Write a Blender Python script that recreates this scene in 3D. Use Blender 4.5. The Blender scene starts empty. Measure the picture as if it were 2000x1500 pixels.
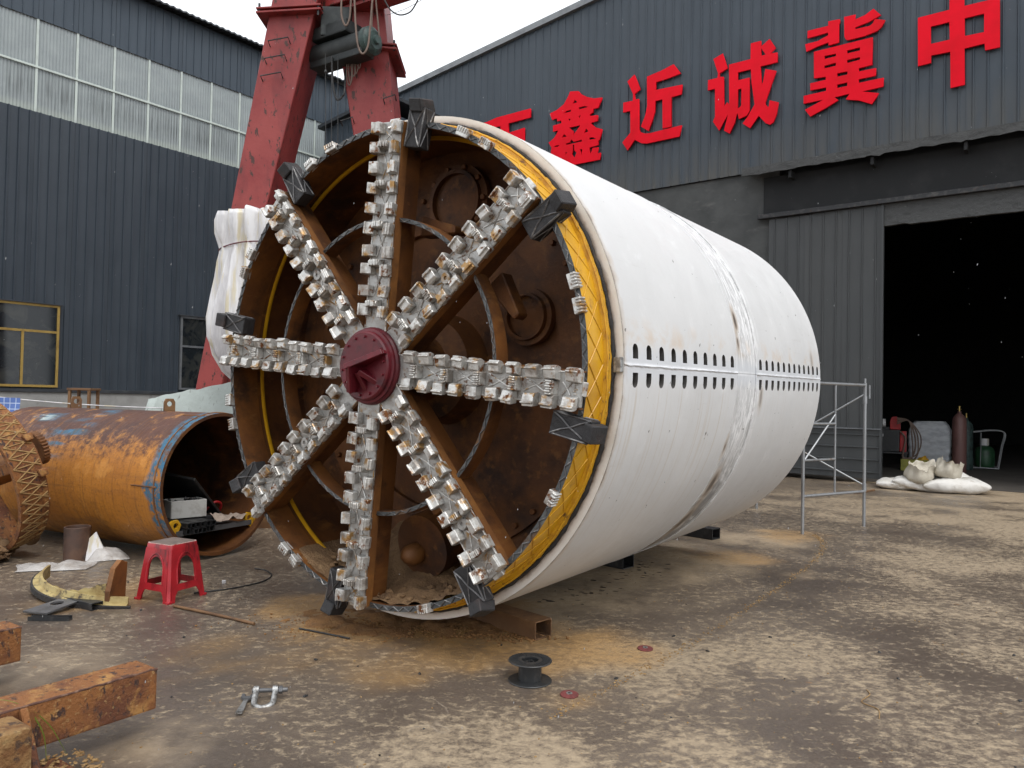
import bpy, bmesh, math, random
from mathutils import Vector, Matrix, Euler
from math import pi, sin, cos, radians as rad
random.seed(7)
scene = bpy.context.scene
COL = scene.collection

# ------------------------------------------------------------------ camera
cam_d = bpy.data.cameras.new('camera'); cam = bpy.data.objects.new('camera', cam_d); COL.objects.link(cam)
cam_d.sensor_width = 36.0; cam_d.lens = 27.0; cam_d.clip_end = 500; cam_d.clip_start = 0.05
_p, _r = 0.0215, 0.0195
_f = Vector((0, cos(_p), sin(_p))); _x = Vector((1, 0, 0)); _u = _x.cross(_f)
_r2 = _x * cos(_r) + _u * sin(_r); _u2 = _u * cos(_r) - _x * sin(_r)
cam.matrix_world = Matrix(((_r2.x, _u2.x, -_f.x, 0), (_r2.y, _u2.y, -_f.y, 0), (_r2.z, _u2.z, -_f.z, 1.6), (0, 0, 0, 1)))
scene.camera = cam
# ------------------------------------------------------------------ overcast sky and veiled sun
SUN_EL, SUN_AZ = rad(58), rad(150)
w = bpy.data.worlds.new('World'); scene.world = w; w.use_nodes = True
nt = w.node_tree; bg = nt.nodes['Background']
sky = nt.nodes.new('ShaderNodeTexSky'); sky.sky_type = 'NISHITA'; sky.sun_disc = False
sky.sun_elevation = SUN_EL; sky.sun_rotation = SUN_AZ
mx = nt.nodes.new('ShaderNodeMix'); mx.data_type = 'RGBA'; mx.inputs[0].default_value = 0.94
mx.inputs[7].default_value = (8.9, 9.2, 9.6, 1)            # cloud deck
nt.links.new(sky.outputs[0], mx.inputs[6]); nt.links.new(mx.outputs[2], bg.inputs[0]); bg.inputs[1].default_value = 0.10
sd = bpy.data.lights.new('sun', 'SUN'); sd.energy = 1.1; sd.angle = rad(25); sd.color = (1, .97, .93)
so = bpy.data.objects.new('sun', sd); COL.objects.link(so)
_sv = Vector((sin(SUN_AZ) * cos(SUN_EL), cos(SUN_AZ) * cos(SUN_EL), sin(SUN_EL)))
so.rotation_euler = _sv.to_track_quat('Z', 'Y').to_euler()
vs = scene.view_settings; vs.view_transform = 'Standard'; vs.look = 'None'; vs.gamma = 1; vs.use_curve_mapping = False
vs.exposure = 0.68
cy = scene.cycles; cy.max_bounces = 5; cy.diffuse_bounces = 3; cy.glossy_bounces = 2; cy.transmission_bounces = 2; cy.transparent_max_bounces = 6
cy.caustics_reflective = False; cy.caustics_refractive = False; cy.use_adaptive_sampling = True; cy.adaptive_threshold = 0.02; cy.use_denoising = True

# ------------------------------------------------------------------ material helpers
class NT:
    def __init__(s, name):
        s.mat = bpy.data.materials.new(name); s.mat.use_nodes = True
        s.t = s.mat.node_tree; s.b = s.t.nodes['Principled BSDF']
        s.tc = s.t.nodes.new('ShaderNodeTexCoord')
    def _in(s, sock, v):
        if v is None: return
        if isinstance(v, bpy.types.NodeSocket): s.t.links.new(v, sock)
        else:
            if sock.type == 'RGBA' and len(v) == 3: v = (*v, 1)
            sock.default_value = v
    def co(s, scale=(1, 1, 1), rnd=False, kind='Object', loc=(0, 0, 0), rot=(0, 0, 0)):
        m = s.t.nodes.new('ShaderNodeMapping'); m.inputs[3].default_value = scale; m.inputs[2].default_value = rot
        s.t.links.new(s.tc.outputs[kind], m.inputs[0]); m.inputs[1].default_value = loc
        if rnd:
            oi = s.t.nodes.new('ShaderNodeObjectInfo')
            a = s.t.nodes.new('ShaderNodeVectorMath'); a.operation = 'MULTIPLY_ADD'
            cb = s.t.nodes.new('ShaderNodeCombineXYZ')
            for i in range(3): s.t.links.new(oi.outputs['Random'], cb.inputs[i])
            s.t.links.new(cb.outputs[0], a.inputs[0]); a.inputs[1].default_value = (37, 91, 53)
            s.t.links.new(m.outputs[0], a.inputs[2]); return a.outputs[0]
        return m.outputs[0]
    def noise(s, vec, scale=5, detail=6, rough=.6, dist=0):
        n = s.t.nodes.new('ShaderNodeTexNoise'); s.t.links.new(vec, n.inputs['Vector'])
        n.inputs['Scale'].default_value = scale; n.inputs['Detail'].default_value = min(detail, 6)
        n.inputs['Roughness'].default_value = rough; n.inputs['Distortion'].default_value = dist
        return n.outputs[0]
    def voro(s, vec, scale=5, feat='F1'):
        n = s.t.nodes.new('ShaderNodeTexVoronoi'); n.feature = feat
        s.t.links.new(vec, n.inputs['Vector']); n.inputs['Scale'].default_value = scale
        return n.outputs[0]
    def mr(s, v, a, b, c=0., d=1., smooth=False):
        n = s.t.nodes.new('ShaderNodeMapRange'); n.clamp = True
        if smooth: n.interpolation_type = 'SMOOTHSTEP'
        s._in(n.inputs[0], v)
        for i, q in enumerate((a, b, c, d)): n.inputs[i + 1].default_value = q
        return n.outputs[0]
    def m(s, op, a, b=None, c=None):
        n = s.t.nodes.new('ShaderNodeMath'); n.operation = op; s._in(n.inputs[0], a)
        if b is not None: s._in(n.inputs[1], b)
        if c is not None: s._in(n.inputs[2], c)
        return n.outputs[0]
    def mul(s, *a):
        o = a[0]
        for q in a[1:]: o = s.m('MULTIPLY', o, q)
        return o
    def add(s, *a):
        o = a[0]
        for q in a[1:]: o = s.m('ADD', o, q)
        return o
    def mix(s, f, a, b, mode='MIX'):
        n = s.t.nodes.new('ShaderNodeMix'); n.data_type = 'RGBA'; n.blend_type = mode
        s._in(n.inputs[0], f); s._in(n.inputs[6], a); s._in(n.inputs[7], b); return n.outputs[2]
    def sep(s, vec):
        n = s.t.nodes.new('ShaderNodeSeparateXYZ'); s.t.links.new(vec, n.inputs[0]); return n.outputs
    def dist(s, vec, p):
        n = s.t.nodes.new('ShaderNodeVectorMath'); n.operation = 'DISTANCE'
        s.t.links.new(vec, n.inputs[0]); n.inputs[1].default_value = p; return n.outputs['Value']
    def bump(s, h, strength=.3, dist=.01):
        n = s.t.nodes.new('ShaderNodeBump'); n.inputs['Strength'].default_value = strength; n.inputs['Distance'].default_value = dist
        s.t.links.new(h, n.inputs['Height']); s.t.links.new(n.outputs[0], s.b.inputs['Normal'])
    def done(s, col, rough=.6, metal=0., spec=None):
        s._in(s.b.inputs['Base Color'], col); s._in(s.b.inputs['Roughness'], rough); s._in(s.b.inputs['Metallic'], metal)
        if spec is not None: s.b.inputs['Specular IOR Level'].default_value = spec
        return s.mat

def weathered(name, base, layers, rough=.6, metal=0., bump=(.3, 40, .004), rnd=False, rough2=None, spec=None):
    """base colour with patches: layers = (colour, scale, lo, hi, stretch, detail)"""
    n = NT(name); col = base; last = None
    for i, (c, sc, lo, hi, st, det) in enumerate(layers):
        v = n.co(st, rnd, loc=(i * 3.7, i * 1.3, i * 2.1))
        f = n.mr(n.noise(v, sc, det, .62), lo, hi); col = n.mix(f, col, c); last = f
    if bump: n.bump(n.noise(n.co((1, 1, 1), rnd), bump[1], 6, .65), bump[0], bump[2])
    r = rough
    if rough2 is not None and last is not None: r = n.mr(last, 0, 1, rough, rough2)
    return n.done(col, r, metal, spec)

# ------------------------------------------------------------------ mesh helpers
class B:
    def __init__(s): s.v = []; s.f = []; s.mi = []; s.cur = 0
    def add(s, vs, fs):
        o = len(s.v); s.v += [tuple(v) for v in vs]
        for f in fs: s.f.append(tuple(o + i for i in f)); s.mi.append(s.cur)
        return s
    def box(s, c, d, M=None, taper=None):
        hx, hy, hz = d[0] / 2, d[1] / 2, d[2] / 2; vs = []
        for z in (-1, 1):
            k = 1 if (taper is None or z < 0) else taper
            for (x, y) in ((-1, -1), (1, -1), (1, 1), (-1, 1)): vs.append(Vector((x * hx * k, y * hy * k, z * hz)))
        if M is not None: vs = [M @ v for v in vs]
        vs = [v + Vector(c) for v in vs]
        return s.add(vs, [(0, 3, 2, 1), (4, 5, 6, 7), (0, 1, 5, 4), (1, 2, 6, 5), (2, 3, 7, 6), (3, 0, 4, 7)])
    def b2(s, x0, x1, y0, y1, z0, z1): return s.box(((x0 + x1) / 2, (y0 + y1) / 2, (z0 + z1) / 2), (x1 - x0, y1 - y0, z1 - z0))
    def bar(s, p, q, wd, ht, up=(0, 0, 1)):
        p, q = Vector(p), Vector(q); d = q - p; L = d.length; d.normalize(); up = Vector(up)
        if abs(d.dot(up)) > .99: up = Vector((1, 0, 0))
        sx = d.cross(up).normalized(); uz = sx.cross(d)
        M = Matrix((sx, d, uz)).transposed()
        return s.box((p + q) / 2, (wd, L, ht), M)
    def cyl(s, p, q, r0, r1=None, n=16, caps=True):
        if r1 is None: r1 = r0
        p, q = Vector(p), Vector(q); d = (q - p).normalized()
        a = d.orthogonal().normalized(); b = d.cross(a); vs = []
        for (c, r) in ((p, r0), (q, r1)):
            for i in range(n):
                t = 2 * pi * i / n; vs.append(c + a * (r * cos(t)) + b * (r * sin(t)))
        fs = [(i, (i + 1) % n, n + (i + 1) % n, n + i) for i in range(n)]
        if caps: fs += [tuple(range(n - 1, -1, -1)), tuple(range(n, 2 * n))]
        return s.add(vs, fs)
    def tube(s, path, r, n=8, closed=False, caps=True):
        path = [Vector(p) for p in path]; N = len(path); vs = []
        ref = None
        for i, p in enumerate(path):
            if closed: d = path[(i + 1) % N] - path[i - 1]
            else: d = path[min(i + 1, N - 1)] - path[max(i - 1, 0)]
            d.normalize()
            if ref is None: ref = d.orthogonal().normalized()
            a = (ref - d * ref.dot(d)).normalized(); ref = a; b = d.cross(a)
            rr = r[i] if isinstance(r, (list, tuple)) else r
            for k in range(n):
                t = 2 * pi * k / n; vs.append(p + a * (rr * cos(t)) + b * (rr * sin(t)))
        fs = []
        for i in range(N if closed else N - 1):
            j = (i + 1) % N
            for k in range(n): fs.append((i * n + k, i * n + (k + 1) % n, j * n + (k + 1) % n, j * n + k))
        if caps and not closed: fs += [tuple(range(n - 1, -1, -1)), tuple(range((N - 1) * n, N * n))]
        return s.add(vs, fs)
    def lathe(s, prof, n=64, axis='Y', a0=0, a1=2 * pi, closed=False, mis=None):
        """prof: list of (r, h); axis Y => h along y, angle from +x to +z"""
        full = abs(a1 - a0 - 2 * pi) < 1e-6; cols = n if full else n + 1; P = len(prof); vs = []
        for i in range(cols):
            t = a0 + (a1 - a0) * i / n
            for (r, h) in prof:
                vs.append((r * cos(t), h, r * sin(t)) if axis == 'Y' else (r * cos(t), r * sin(t), h))
        o = len(s.v); s.v += vs
        for i in range(n):
            j = (i + 1) % cols
            for k in range(P if closed else P - 1):
                k2 = (k + 1) % P
                s.f.append((o + i * P + k, o + j * P + k, o + j * P + k2, o + i * P + k2)); s.mi.append(mis[k] if mis else s.cur)
        if not full and closed:
            s.f.append(tuple(o + k for k in range(P))); s.mi.append(s.cur)
            s.f.append(tuple(o + n * P + k for k in range(P - 1, -1, -1))); s.mi.append(s.cur)
        return s
    def prism(s, poly, h0, h1, fr=None):
        """extrude 2-D poly (a,b) from h0 to h1; fr maps (a,b,h)->xyz"""
        fr = fr or (lambda a, b, h: (a, b, h)); n = len(poly)
        vs = [fr(a, b, h0) for a, b in poly] + [fr(a, b, h1) for a, b in poly]
        return s.add(vs, [tuple(range(n - 1, -1, -1)), tuple(range(n, 2 * n))] + [(i, (i + 1) % n, n + (i + 1) % n, n + i) for i in range(n)])
    def blob(s, c, rx, ry, rz, seg=10, rings=7, jit=.15, rng=random, M=None):
        vs = [];
        for i in range(rings + 1):
            ph = pi * i / rings
            for k in range(seg):
                t = 2 * pi * k / seg; j = 1 + rng.uniform(-jit, jit)
                v = Vector((rx * sin(ph) * cos(t) * j, ry * sin(ph) * sin(t) * j, rz * cos(ph) * j))
                if M is not None: v = M @ v
                vs.append(v + Vector(c))
        fs = [(i * seg + k, (i + 1) * seg + k, (i + 1) * seg + (k + 1) % seg, i * seg + (k + 1) % seg) for i in range(rings) for k in range(seg)]
        return s.add(vs, fs)
    def mesh(s, name, mats, smooth=None, bevel=0, seg=2, fix=True):
        me = bpy.data.meshes.new(name); me.from_pydata(s.v, [], s.f)
        if not isinstance(mats, (list, tuple)): mats = [mats]
        for m in mats: me.materials.append(m)
        me.polygons.foreach_set('material_index', s.mi)
        if fix or bevel:
            bm = bmesh.new(); bm.from_mesh(me)
            bmesh.ops.remove_doubles(bm, verts=bm.verts, dist=1e-5)
            bmesh.ops.recalc_face_normals(bm, faces=bm.faces)
            if bevel:
                es = [e for e in bm.edges if len(e.link_faces) == 2 and e.calc_face_angle(0) > rad(30)]
                bmesh.ops.bevel(bm, geom=es, offset=bevel, segments=seg, profile=.6, affect='EDGES', clamp_overlap=True)
            bm.to_mesh(me); bm.free()
        me.update()
        if smooth:
            me.shade_smooth(); me.set_sharp_from_angle(angle=rad(smooth))
        return me
    def obj(s, name, mats, parent=None, smooth=None, bevel=0, seg=2, loc=None, rot=None, **kw):
        return link(name, s.mesh(name, mats, smooth, bevel, seg), parent, loc, rot, **kw)

def link(name, me, parent=None, loc=None, rot=None, label=None, cat=None, group=None, kind=None, M=None):
    o = bpy.data.objects.new(name, me); COL.objects.link(o)
    if parent is not None: o.parent = parent
    if M is not None: o.matrix_local = M
    if loc is not None: o.location = loc
    if rot is not None: o.rotation_euler = rot
    tag(o, label, cat, group, kind); return o
def tag(o, label=None, cat=None, group=None, kind=None):
    if label: o['label'] = label
    if cat: o['category'] = cat
    if group: o['group'] = group
    if kind: o['kind'] = kind
def thing(name, label, cat, loc=(0, 0, 0), rot=(0, 0, 0), group=None, M=None):
    o = link(name, None, None, loc, rot, label, cat, group)
    o.empty_display_size = .2
    if M is not None: o.matrix_world = M
    return o
def fill2d(polys, depth, name, mat, bev=0.0):
    """2-D outlines (even-odd) -> extruded mesh lying in xz, thickness along y from 0 to -depth"""
    cu = bpy.data.curves.new(name, 'CURVE'); cu.dimensions = '2D'; cu.fill_mode = 'BOTH'; cu.extrude = depth / 2; cu.bevel_depth = bev; cu.bevel_resolution = 0
    for p in polys:
        sp = cu.splines.new('POLY'); sp.points.add(len(p) - 1); sp.use_cyclic_u = True
        for i, (a, b) in enumerate(p): sp.points[i].co = (a, b, 0, 1)
    o = bpy.data.objects.new('tmp', cu); COL.objects.link(o)
    dg = bpy.context.evaluated_depsgraph_get(); me = bpy.data.meshes.new_from_object(o.evaluated_get(dg))
    bpy.data.objects.remove(o); bpy.data.curves.remove(cu)
    me.transform(Matrix.Translation((0, -depth / 2, 0)) @ Matrix.Rotation(pi / 2, 4, 'X'))
    me.materials.clear(); me.materials.append(mat); me.name = name
    return me
from mathutils import noise as mnoise
def nz(x, y, z=0, s=1.0): return mnoise.noise(Vector((x * s, y * s, z * s)))

# ------------------------------------------------------------------ materials
RUST_D = (.055, .022, .010); RUST = (.16, .062, .018); RUST_O = (.34, .13, .025)
M = {}
M['silver'] = weathered('silver_paint', (.40, .39, .37), [((.27, .245, .22), 9, .46, .66, (1, 1, 1), 5), ((.30, .17, .06), 8, .57, .68, (1, 1, 1), 6), ((.13, .05, .016), 16, .60, .68, (1, 1, 1), 7)], .34, .55, (.7, 38, .008), rnd=True, rough2=.75)
M['silver_lt'] = weathered('silver_paint_bright', (.63, .62, .59), [((.30, .27, .24), 11, .46, .62, (1, 1, 1), 5), ((.38, .22, .08), 10, .54, .63, (1, 1, 1), 6), ((.17, .062, .016), 15, .57, .645, (1, 1, 1), 7)], .32, .5, (.6, 45, .006), rnd=True, rough2=.75)
M['rust_in'] = weathered('shaded_chamber_rust', (.090, .033, .010), [((.165, .060, .014), 2.2, .42, .62, (1, 1, 1), 8), ((.036, .015, .008), 3.1, .50, .66, (1, 1, 1), 8), ((.20, .082, .020), 9, .56, .70, (1, .4, 1), 6)], .6, .15, (.5, 30, .008))  # rust, with the chamber's shadow also put into the darker base
M['rust_ring'] = weathered('rusty_ring_inside', (.150, .056, .015), [((.25, .095, .020), 2.4, .42, .66, (1, 1, 1), 8), ((.055, .024, .012), 3.3, .48, .66, (1, 1, 1), 8), ((.28, .13, .04), 9, .58, .72, (1, .4, 1), 6)], .6, .15, (.5, 30, .008))
M['rust_web'] = weathered('rusty_spoke_steel', (.17, .068, .02), [((.30, .125, .028), 3, .45, .7, (1, 1, 1), 7), ((.07, .03, .014), 4, .52, .7, (1, 1, 1), 7)], .6, .15, (.35, 40, .005), rnd=True)
M['yellow'] = weathered('yellow_ring_paint', (.62, .33, .012), [((.46, .22, .01), 4, .45, .75, (1, 1, 1), 6), ((.22, .085, .012), 9, .63, .78, (1, 1, 1), 7)], .36, 0, (.3, 25, .006))
M['yellow_rough'] = weathered('thick_yellow_paint', (.62, .33, .012), [((.42, .20, .012), 10, .50, .66, (1, 4, 1), 6), ((.12, .05, .012), 16, .58, .68, (1, 5, 1), 6)], .38, 0, (.5, 28, .008))
M['weld_dark'] = weathered('dark_weld_steel', (.085, .09, .092), [((.17, .175, .17), 14, .5, .7, (1, 1, 1), 4), ((.14, .07, .03), 5, .56, .7, (1, 1, 1), 6)], .5, .5, (.6, 60, .004))
M['block'] = weathered('black_primer', (.017, .016, .017), [((.030, .028, .030), 8, .48, .66, (1, 1, 1), 5), ((.045, .03, .027), 5, .56, .7, (1, 1, 1), 5)], .62, .0, (.8, 25, .01), rnd=True)
M['block_weld'] = weathered('dark_weld_bead', (.10, .095, .095), [((.28, .27, .26), 20, .5, .7, (1, 1, 1), 3)], .35, .6, (.5, 80, .003))
M['hub'] = weathered('maroon_paint', (.095, .004, .010), [((.13, .008, .015), 6, .45, .68, (1, 1, 1), 6), ((.05, .004, .008), 9, .52, .68, (1, 1, 1), 6)], .45, 0, (.3, 30, .004))
M['black'] = weathered('scorched_black', (.018, .016, .015), [((.06, .045, .03), 20, .5, .8, (1, 1, 1), 6)], .75, 0, (.8, 40, .01))
M['gantry'] = weathered('red_crane_paint', (.225, .024, .023), [((.28, .042, .037), 1.3, .4, .62, (1, 1, 1), 6), ((.135, .018, .019), 2.5, .5, .75, (1, 1, .3), 6), ((.060, .020, .014), 11, .585, .62, (1, 1, .45), 8)], .5, 0, (.5, 14, .01))
M['gantry_dk'] = weathered('red_brown_crane_paint', (.19, .022, .02), [((.10, .016, .014), 2, .45, .7, (1, 1, 1), 6), ((.26, .03, .026), 3, .55, .75, (1, 1, .4), 6)], .5, 0, (.3, 18, .006))
M['darkmetal'] = weathered('dark_steel', (.035, .036, .038), [((.09, .085, .08), 9, .5, .75, (1, 1, 1), 6), ((.09, .045, .022), 6, .6, .75, (1, 1, 1), 6)], .45, .5, (.3, 40, .003), rnd=True)
M['hoist'] = weathered('oily_hoist_steel', (.02, .024, .024), [((.05, .055, .052), 4, .5, .75, (1, 1, 1), 6)], .55, .2, (.4, 20, .006))
M['hoist_green'] = weathered('worn_green_paint', (.050, .085, .078), [((.02, .03, .027), 6, .46, .62, (1, 1, 1), 6)], .55, 0, (.4, 25, .005))
M['cable'] = weathered('festoon_cable', (.16, .11, .085), [((.08, .055, .045), 6, .5, .7, (1, 1, 1), 4)], .6, 0, None)
M['wire'] = weathered('black_wire', (.02, .02, .02), [((.05, .05, .05), 20, .5, .7, (1, 1, 1), 3)], .5, 0, None)
M['galv'] = weathered('galvanised_tube', (.34, .35, .36), [((.20, .20, .20), 9, .5, .75, (1, 1, .3), 6), ((.24, .17, .11), 6, .64, .74, (1, 1, 1), 6)], .38, .6, (.2, 60, .002), rnd=True)
M['sack'] = weathered('woven_white_sack', (.66, .64, .60), [((.50, .46, .40), 4, .5, .75, (1, 1, 1), 7), ((.34, .29, .22), 7, .62, .78, (1, 1, 1), 7)], .6, 0, (.5, 22, .012), rnd=True)
M['sack_tan'] = weathered('woven_tan_sack', (.50, .46, .38), [((.36, .32, .25), 4, .5, .75, (1, 1, 1), 7)], .6, 0, (.5, 22, .012), rnd=True)
M['bulk'] = weathered('grey_bulk_bag', (.74, .76, .78), [((.48, .50, .53), 3, .45, .7, (1, 1, 2.5), 7)], .65, 0, (.8, 9, .03))
M['stool'] = weathered('red_plastic', (.40, .018, .026), [((.26, .012, .018), 6, .45, .75, (1, 1, 1), 5), ((.07, .012, .014), 9, .54, .68, (1, 1, .35), 7)], .35, 0, (.2, 60, .002))
M['stool_top'] = weathered('scuffed_stool_seat', (.16, .12, .10), [((.09, .065, .055), 12, .45, .7, (1, 1, 1), 7), ((.30, .12, .10), 7, .62, .75, (1, 1, 1), 7)], .6, 0, (.2, 60, .002))
M['stool_edge'] = weathered('worn_pink_edge', (.62, .42, .38), [((.42, .06, .06), 16, .52, .64, (1, 1, 1), 5)], .5, 0, None)
M['blackplastic'] = weathered('black_plastic', (.022, .023, .024), [((.06, .055, .05), 18, .52, .75, (1, 1, 1), 6)], .45, 0, (.15, 60, .002))
M['disc'] = weathered('red_brown_abrasive', (.16, .035, .032), [((.09, .022, .02), 40, .45, .7, (1, 1, 1), 4)], .8, 0, (.6, 220, .002))
M['tube_rust'] = weathered('rusty_tube', (.15, .075, .032), [((.24, .13, .055), 5, .45, .7, (1, 1, 1), 7), ((.06, .032, .018), 6, .52, .72, (1, 1, 1), 7)], .7, .1, (.4, 50, .004), rnd=True)
M['beam_rust'] = weathered('orange_rusted_beam', (.235, .090, .024), [((.12, .040, .016), 4, .46, .60, (1, 1, 1), 8), ((.38, .19, .055), 7, .54, .66, (1, 1, 1), 8), ((.045, .022, .017), 30, .56, .64, (1, 1, .5), 6), ((.34, .20, .08), 46, .60, .68, (1, 1, 1), 5)], .75, .05, (.9, 60, .010))
M['beam_edge'] = weathered('flaky_rust_weld', (.10, .045, .03), [((.26, .15, .10), 22, .5, .68, (1, 1, 1), 6)], .8, 0, (1, 60, .01))
M['mud'] = weathered('dried_mud', (.34, .21, .085), [((.22, .125, .05), 6, .45, .7, (1, 1, 1), 8), ((.44, .30, .14), 11, .55, .75, (1, 1, 1), 8)], .95, 0, (.9, 40, .015))
M['soil'] = weathered('brown_soil', (.19, .11, .052), [((.11, .06, .028), 7, .45, .7, (1, 1, 1), 8), ((.30, .19, .095), 9, .56, .75, (1, 1, 1), 8)], .95, 0, (.9, 45, .015))
M['soil_or'] = weathered('ochre_soil', (.24, .12, .04), [((.14, .07, .026), 9, .45, .7, (1, 1, 1), 8), ((.34, .20, .08), 12, .56, .75, (1, 1, 1), 8)], .95, 0, (.9, 60, .01))
M['cream'] = weathered('cream_paint', (.42, .33, .14), [((.25, .17, .06), 6, .42, .62, (1, 1, 1), 7), ((.06, .045, .03), 8, .55, .62, (1, 1, 1), 7)], .6, 0, (.5, 30, .008))
M['plate'] = weathered('grey_cut_plate', (.13, .13, .135), [((.07, .07, .07), 7, .5, .7, (1, 1, 1), 6), ((.28, .28, .27), 12, .62, .75, (1, 1, 1), 6)], .45, .4, (.3, 40, .003))
M['chrome'] = weathered('scratched_zinc', (.42, .42, .41), [((.20, .19, .18), 25, .46, .62, (1, 1, 1), 5)], .4, .75, (.3, 80, .002))
M['white_plastic'] = weathered('dirty_white_plastic', (.48, .48, .46), [((.30, .28, .25), 9, .5, .75, (1, 1, 1), 6), ((.20, .10, .04), 5, .66, .74, (1, 1, 1), 6)], .5, 0, None)
M['card'] = weathered('tan_cloth', (.34, .27, .22), [((.22, .17, .14), 8, .5, .7, (1, 1, 1), 5)], .8, 0, (.5, 20, .01))
M['wrap'] = weathered('white_tarpaulin', (.70, .69, .69), [((.46, .45, .46), 1.8, .46, .62, (3, 3, .4), 6), ((.58, .52, .38), 2.2, .55, .64, (4, 4, .4), 6)], .34, 0, (.25, 5, .03))
M['tarp_green'] = weathered('pale_green_tarp', (.42, .47, .44), [((.33, .37, .34), 2, .45, .7, (1, 1, 1), 6), ((.10, .095, .08), 8, .60, .72, (2.5, 2.5, .7), 8)], .45, 0, (.5, 5, .03))
M['clear'] = weathered('cloudy_plastic_sheet', (.46, .44, .42), [((.30, .27, .24), 5, .5, .7, (1, 1, 1), 6)], .25, 0, (.6, 12, .02))
M['gasbrown'] = weathered('brown_gas_cylinder', (.17, .085, .075), [((.10, .05, .045), 5, .5, .7, (1, 1, .5), 6)], .5, 0, (.2, 30, .003))
M['gasgreen'] = weathered('green_gas_cylinder', (.022, .075, .032), [((.012, .035, .017), 5, .5, .7, (1, 1, 1), 6)], .45, 0, None)
M['redbox'] = weathered('red_machine_panel', (.42, .015, .018), [((.28, .012, .014), 7, .5, .7, (1, 1, 1), 5)], .4, 0, None)
M['signred'] = weathered('red_acrylic_sign', (.80, .001, .016), [((.66, .002, .012), 1.2, .45, .7, (1, 1, 1), 4)], .6, 0, None, spec=.15)
M['yellow_lug'] = weathered('yellow_lug_paint', (.55, .30, .012), [((.2, .10, .02), 12, .55, .7, (1, 1, 1), 5)], .5, 0, None)
M['brass'] = weathered('brass', (.5, .36, .12), [((.3, .2, .07), 20, .5, .7, (1, 1, 1), 4)], .35, .8, None)
M['grass'] = weathered('green_blade', (.16, .22, .03), [((.28, .26, .06), 9, .5, .7, (1, 1, 1), 4)], .6, 0, None)

# ------------------------------------------------------------------ ground
LIGHT = [(.15, 3.5, .8, .8), (.95, 4.6, .7, .75), (1.75, 4.95, .75, .8), (2.1, 4.45, .6, .5), (4.8, 8.0, 1.6, .75), (6.9, 11, 2.6, .95), (5.6, 12.4, 2.2, .7), (.9, 3.6, .6, .8), (3.5, 6.1, .9, .7), (2.0, 3.6, .6, .45), (10, 13, 4, .8), (3.3, 4.9, .7, .7), (3.9, 7.1, .8, .8)]
DARK = [(2.9, 7.2, 1.0, 1), (2.2, 6.1, .75, .9), (2.75, 5.55, .8, .9), (2.85, 4.7, .7, .8), (1.5, 3.85, .65, .9), (-1.9, 4.6, 1.1, .85), (-2.6, 5.1, 1.0, .85), (1.15, 6.0, .6, .6), (-1.3, 3.4, .8, .8), (5.5, 8.7, .8, .85), (-3.4, 5.8, 1.0, .8), (-1.6, 6.3, .8, .6), (5.1, 9.8, 1.0, .8), (3.6, 8.6, .8, .6), (-.4, 4.1, .7, .6)]
OCHRE = [(.30, 5.15, .75, .75), (-.25, 4.9, .8, .7), (-1.1, 4.9, .7, .5), (-1.0, 5.3, .75, .9), (-.45, 5.4, .7, 1), (.05, 4.9, .65, .7), (-1.5, 5.9, .55, .7), (.32, 4.15, .32, .7), (2.5, 8.2, .6, .6), (-3.1, 6.3, .6, .45), (3.4, 9.5, .6, .6), (-.2, 5.9, .6, .7), (-.6, 4.6, .5, .4), (-1.8, 5.0, .4, .35)]
TAN = [(.9, 7.2, 1.25, 1), (1.7, 8.3, 1.3, 1), (.45, 6.2, .85, 1), (2.8, 9.3, 1.1, .8), (.2, 5.7, .6, .8), (1.5, 7.3, .8, .8), (9.5, 15, 2.5, .7), (-1.55, 3.55, .32, .9), (-2.7, 4.6, .45, .7)]
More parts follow.
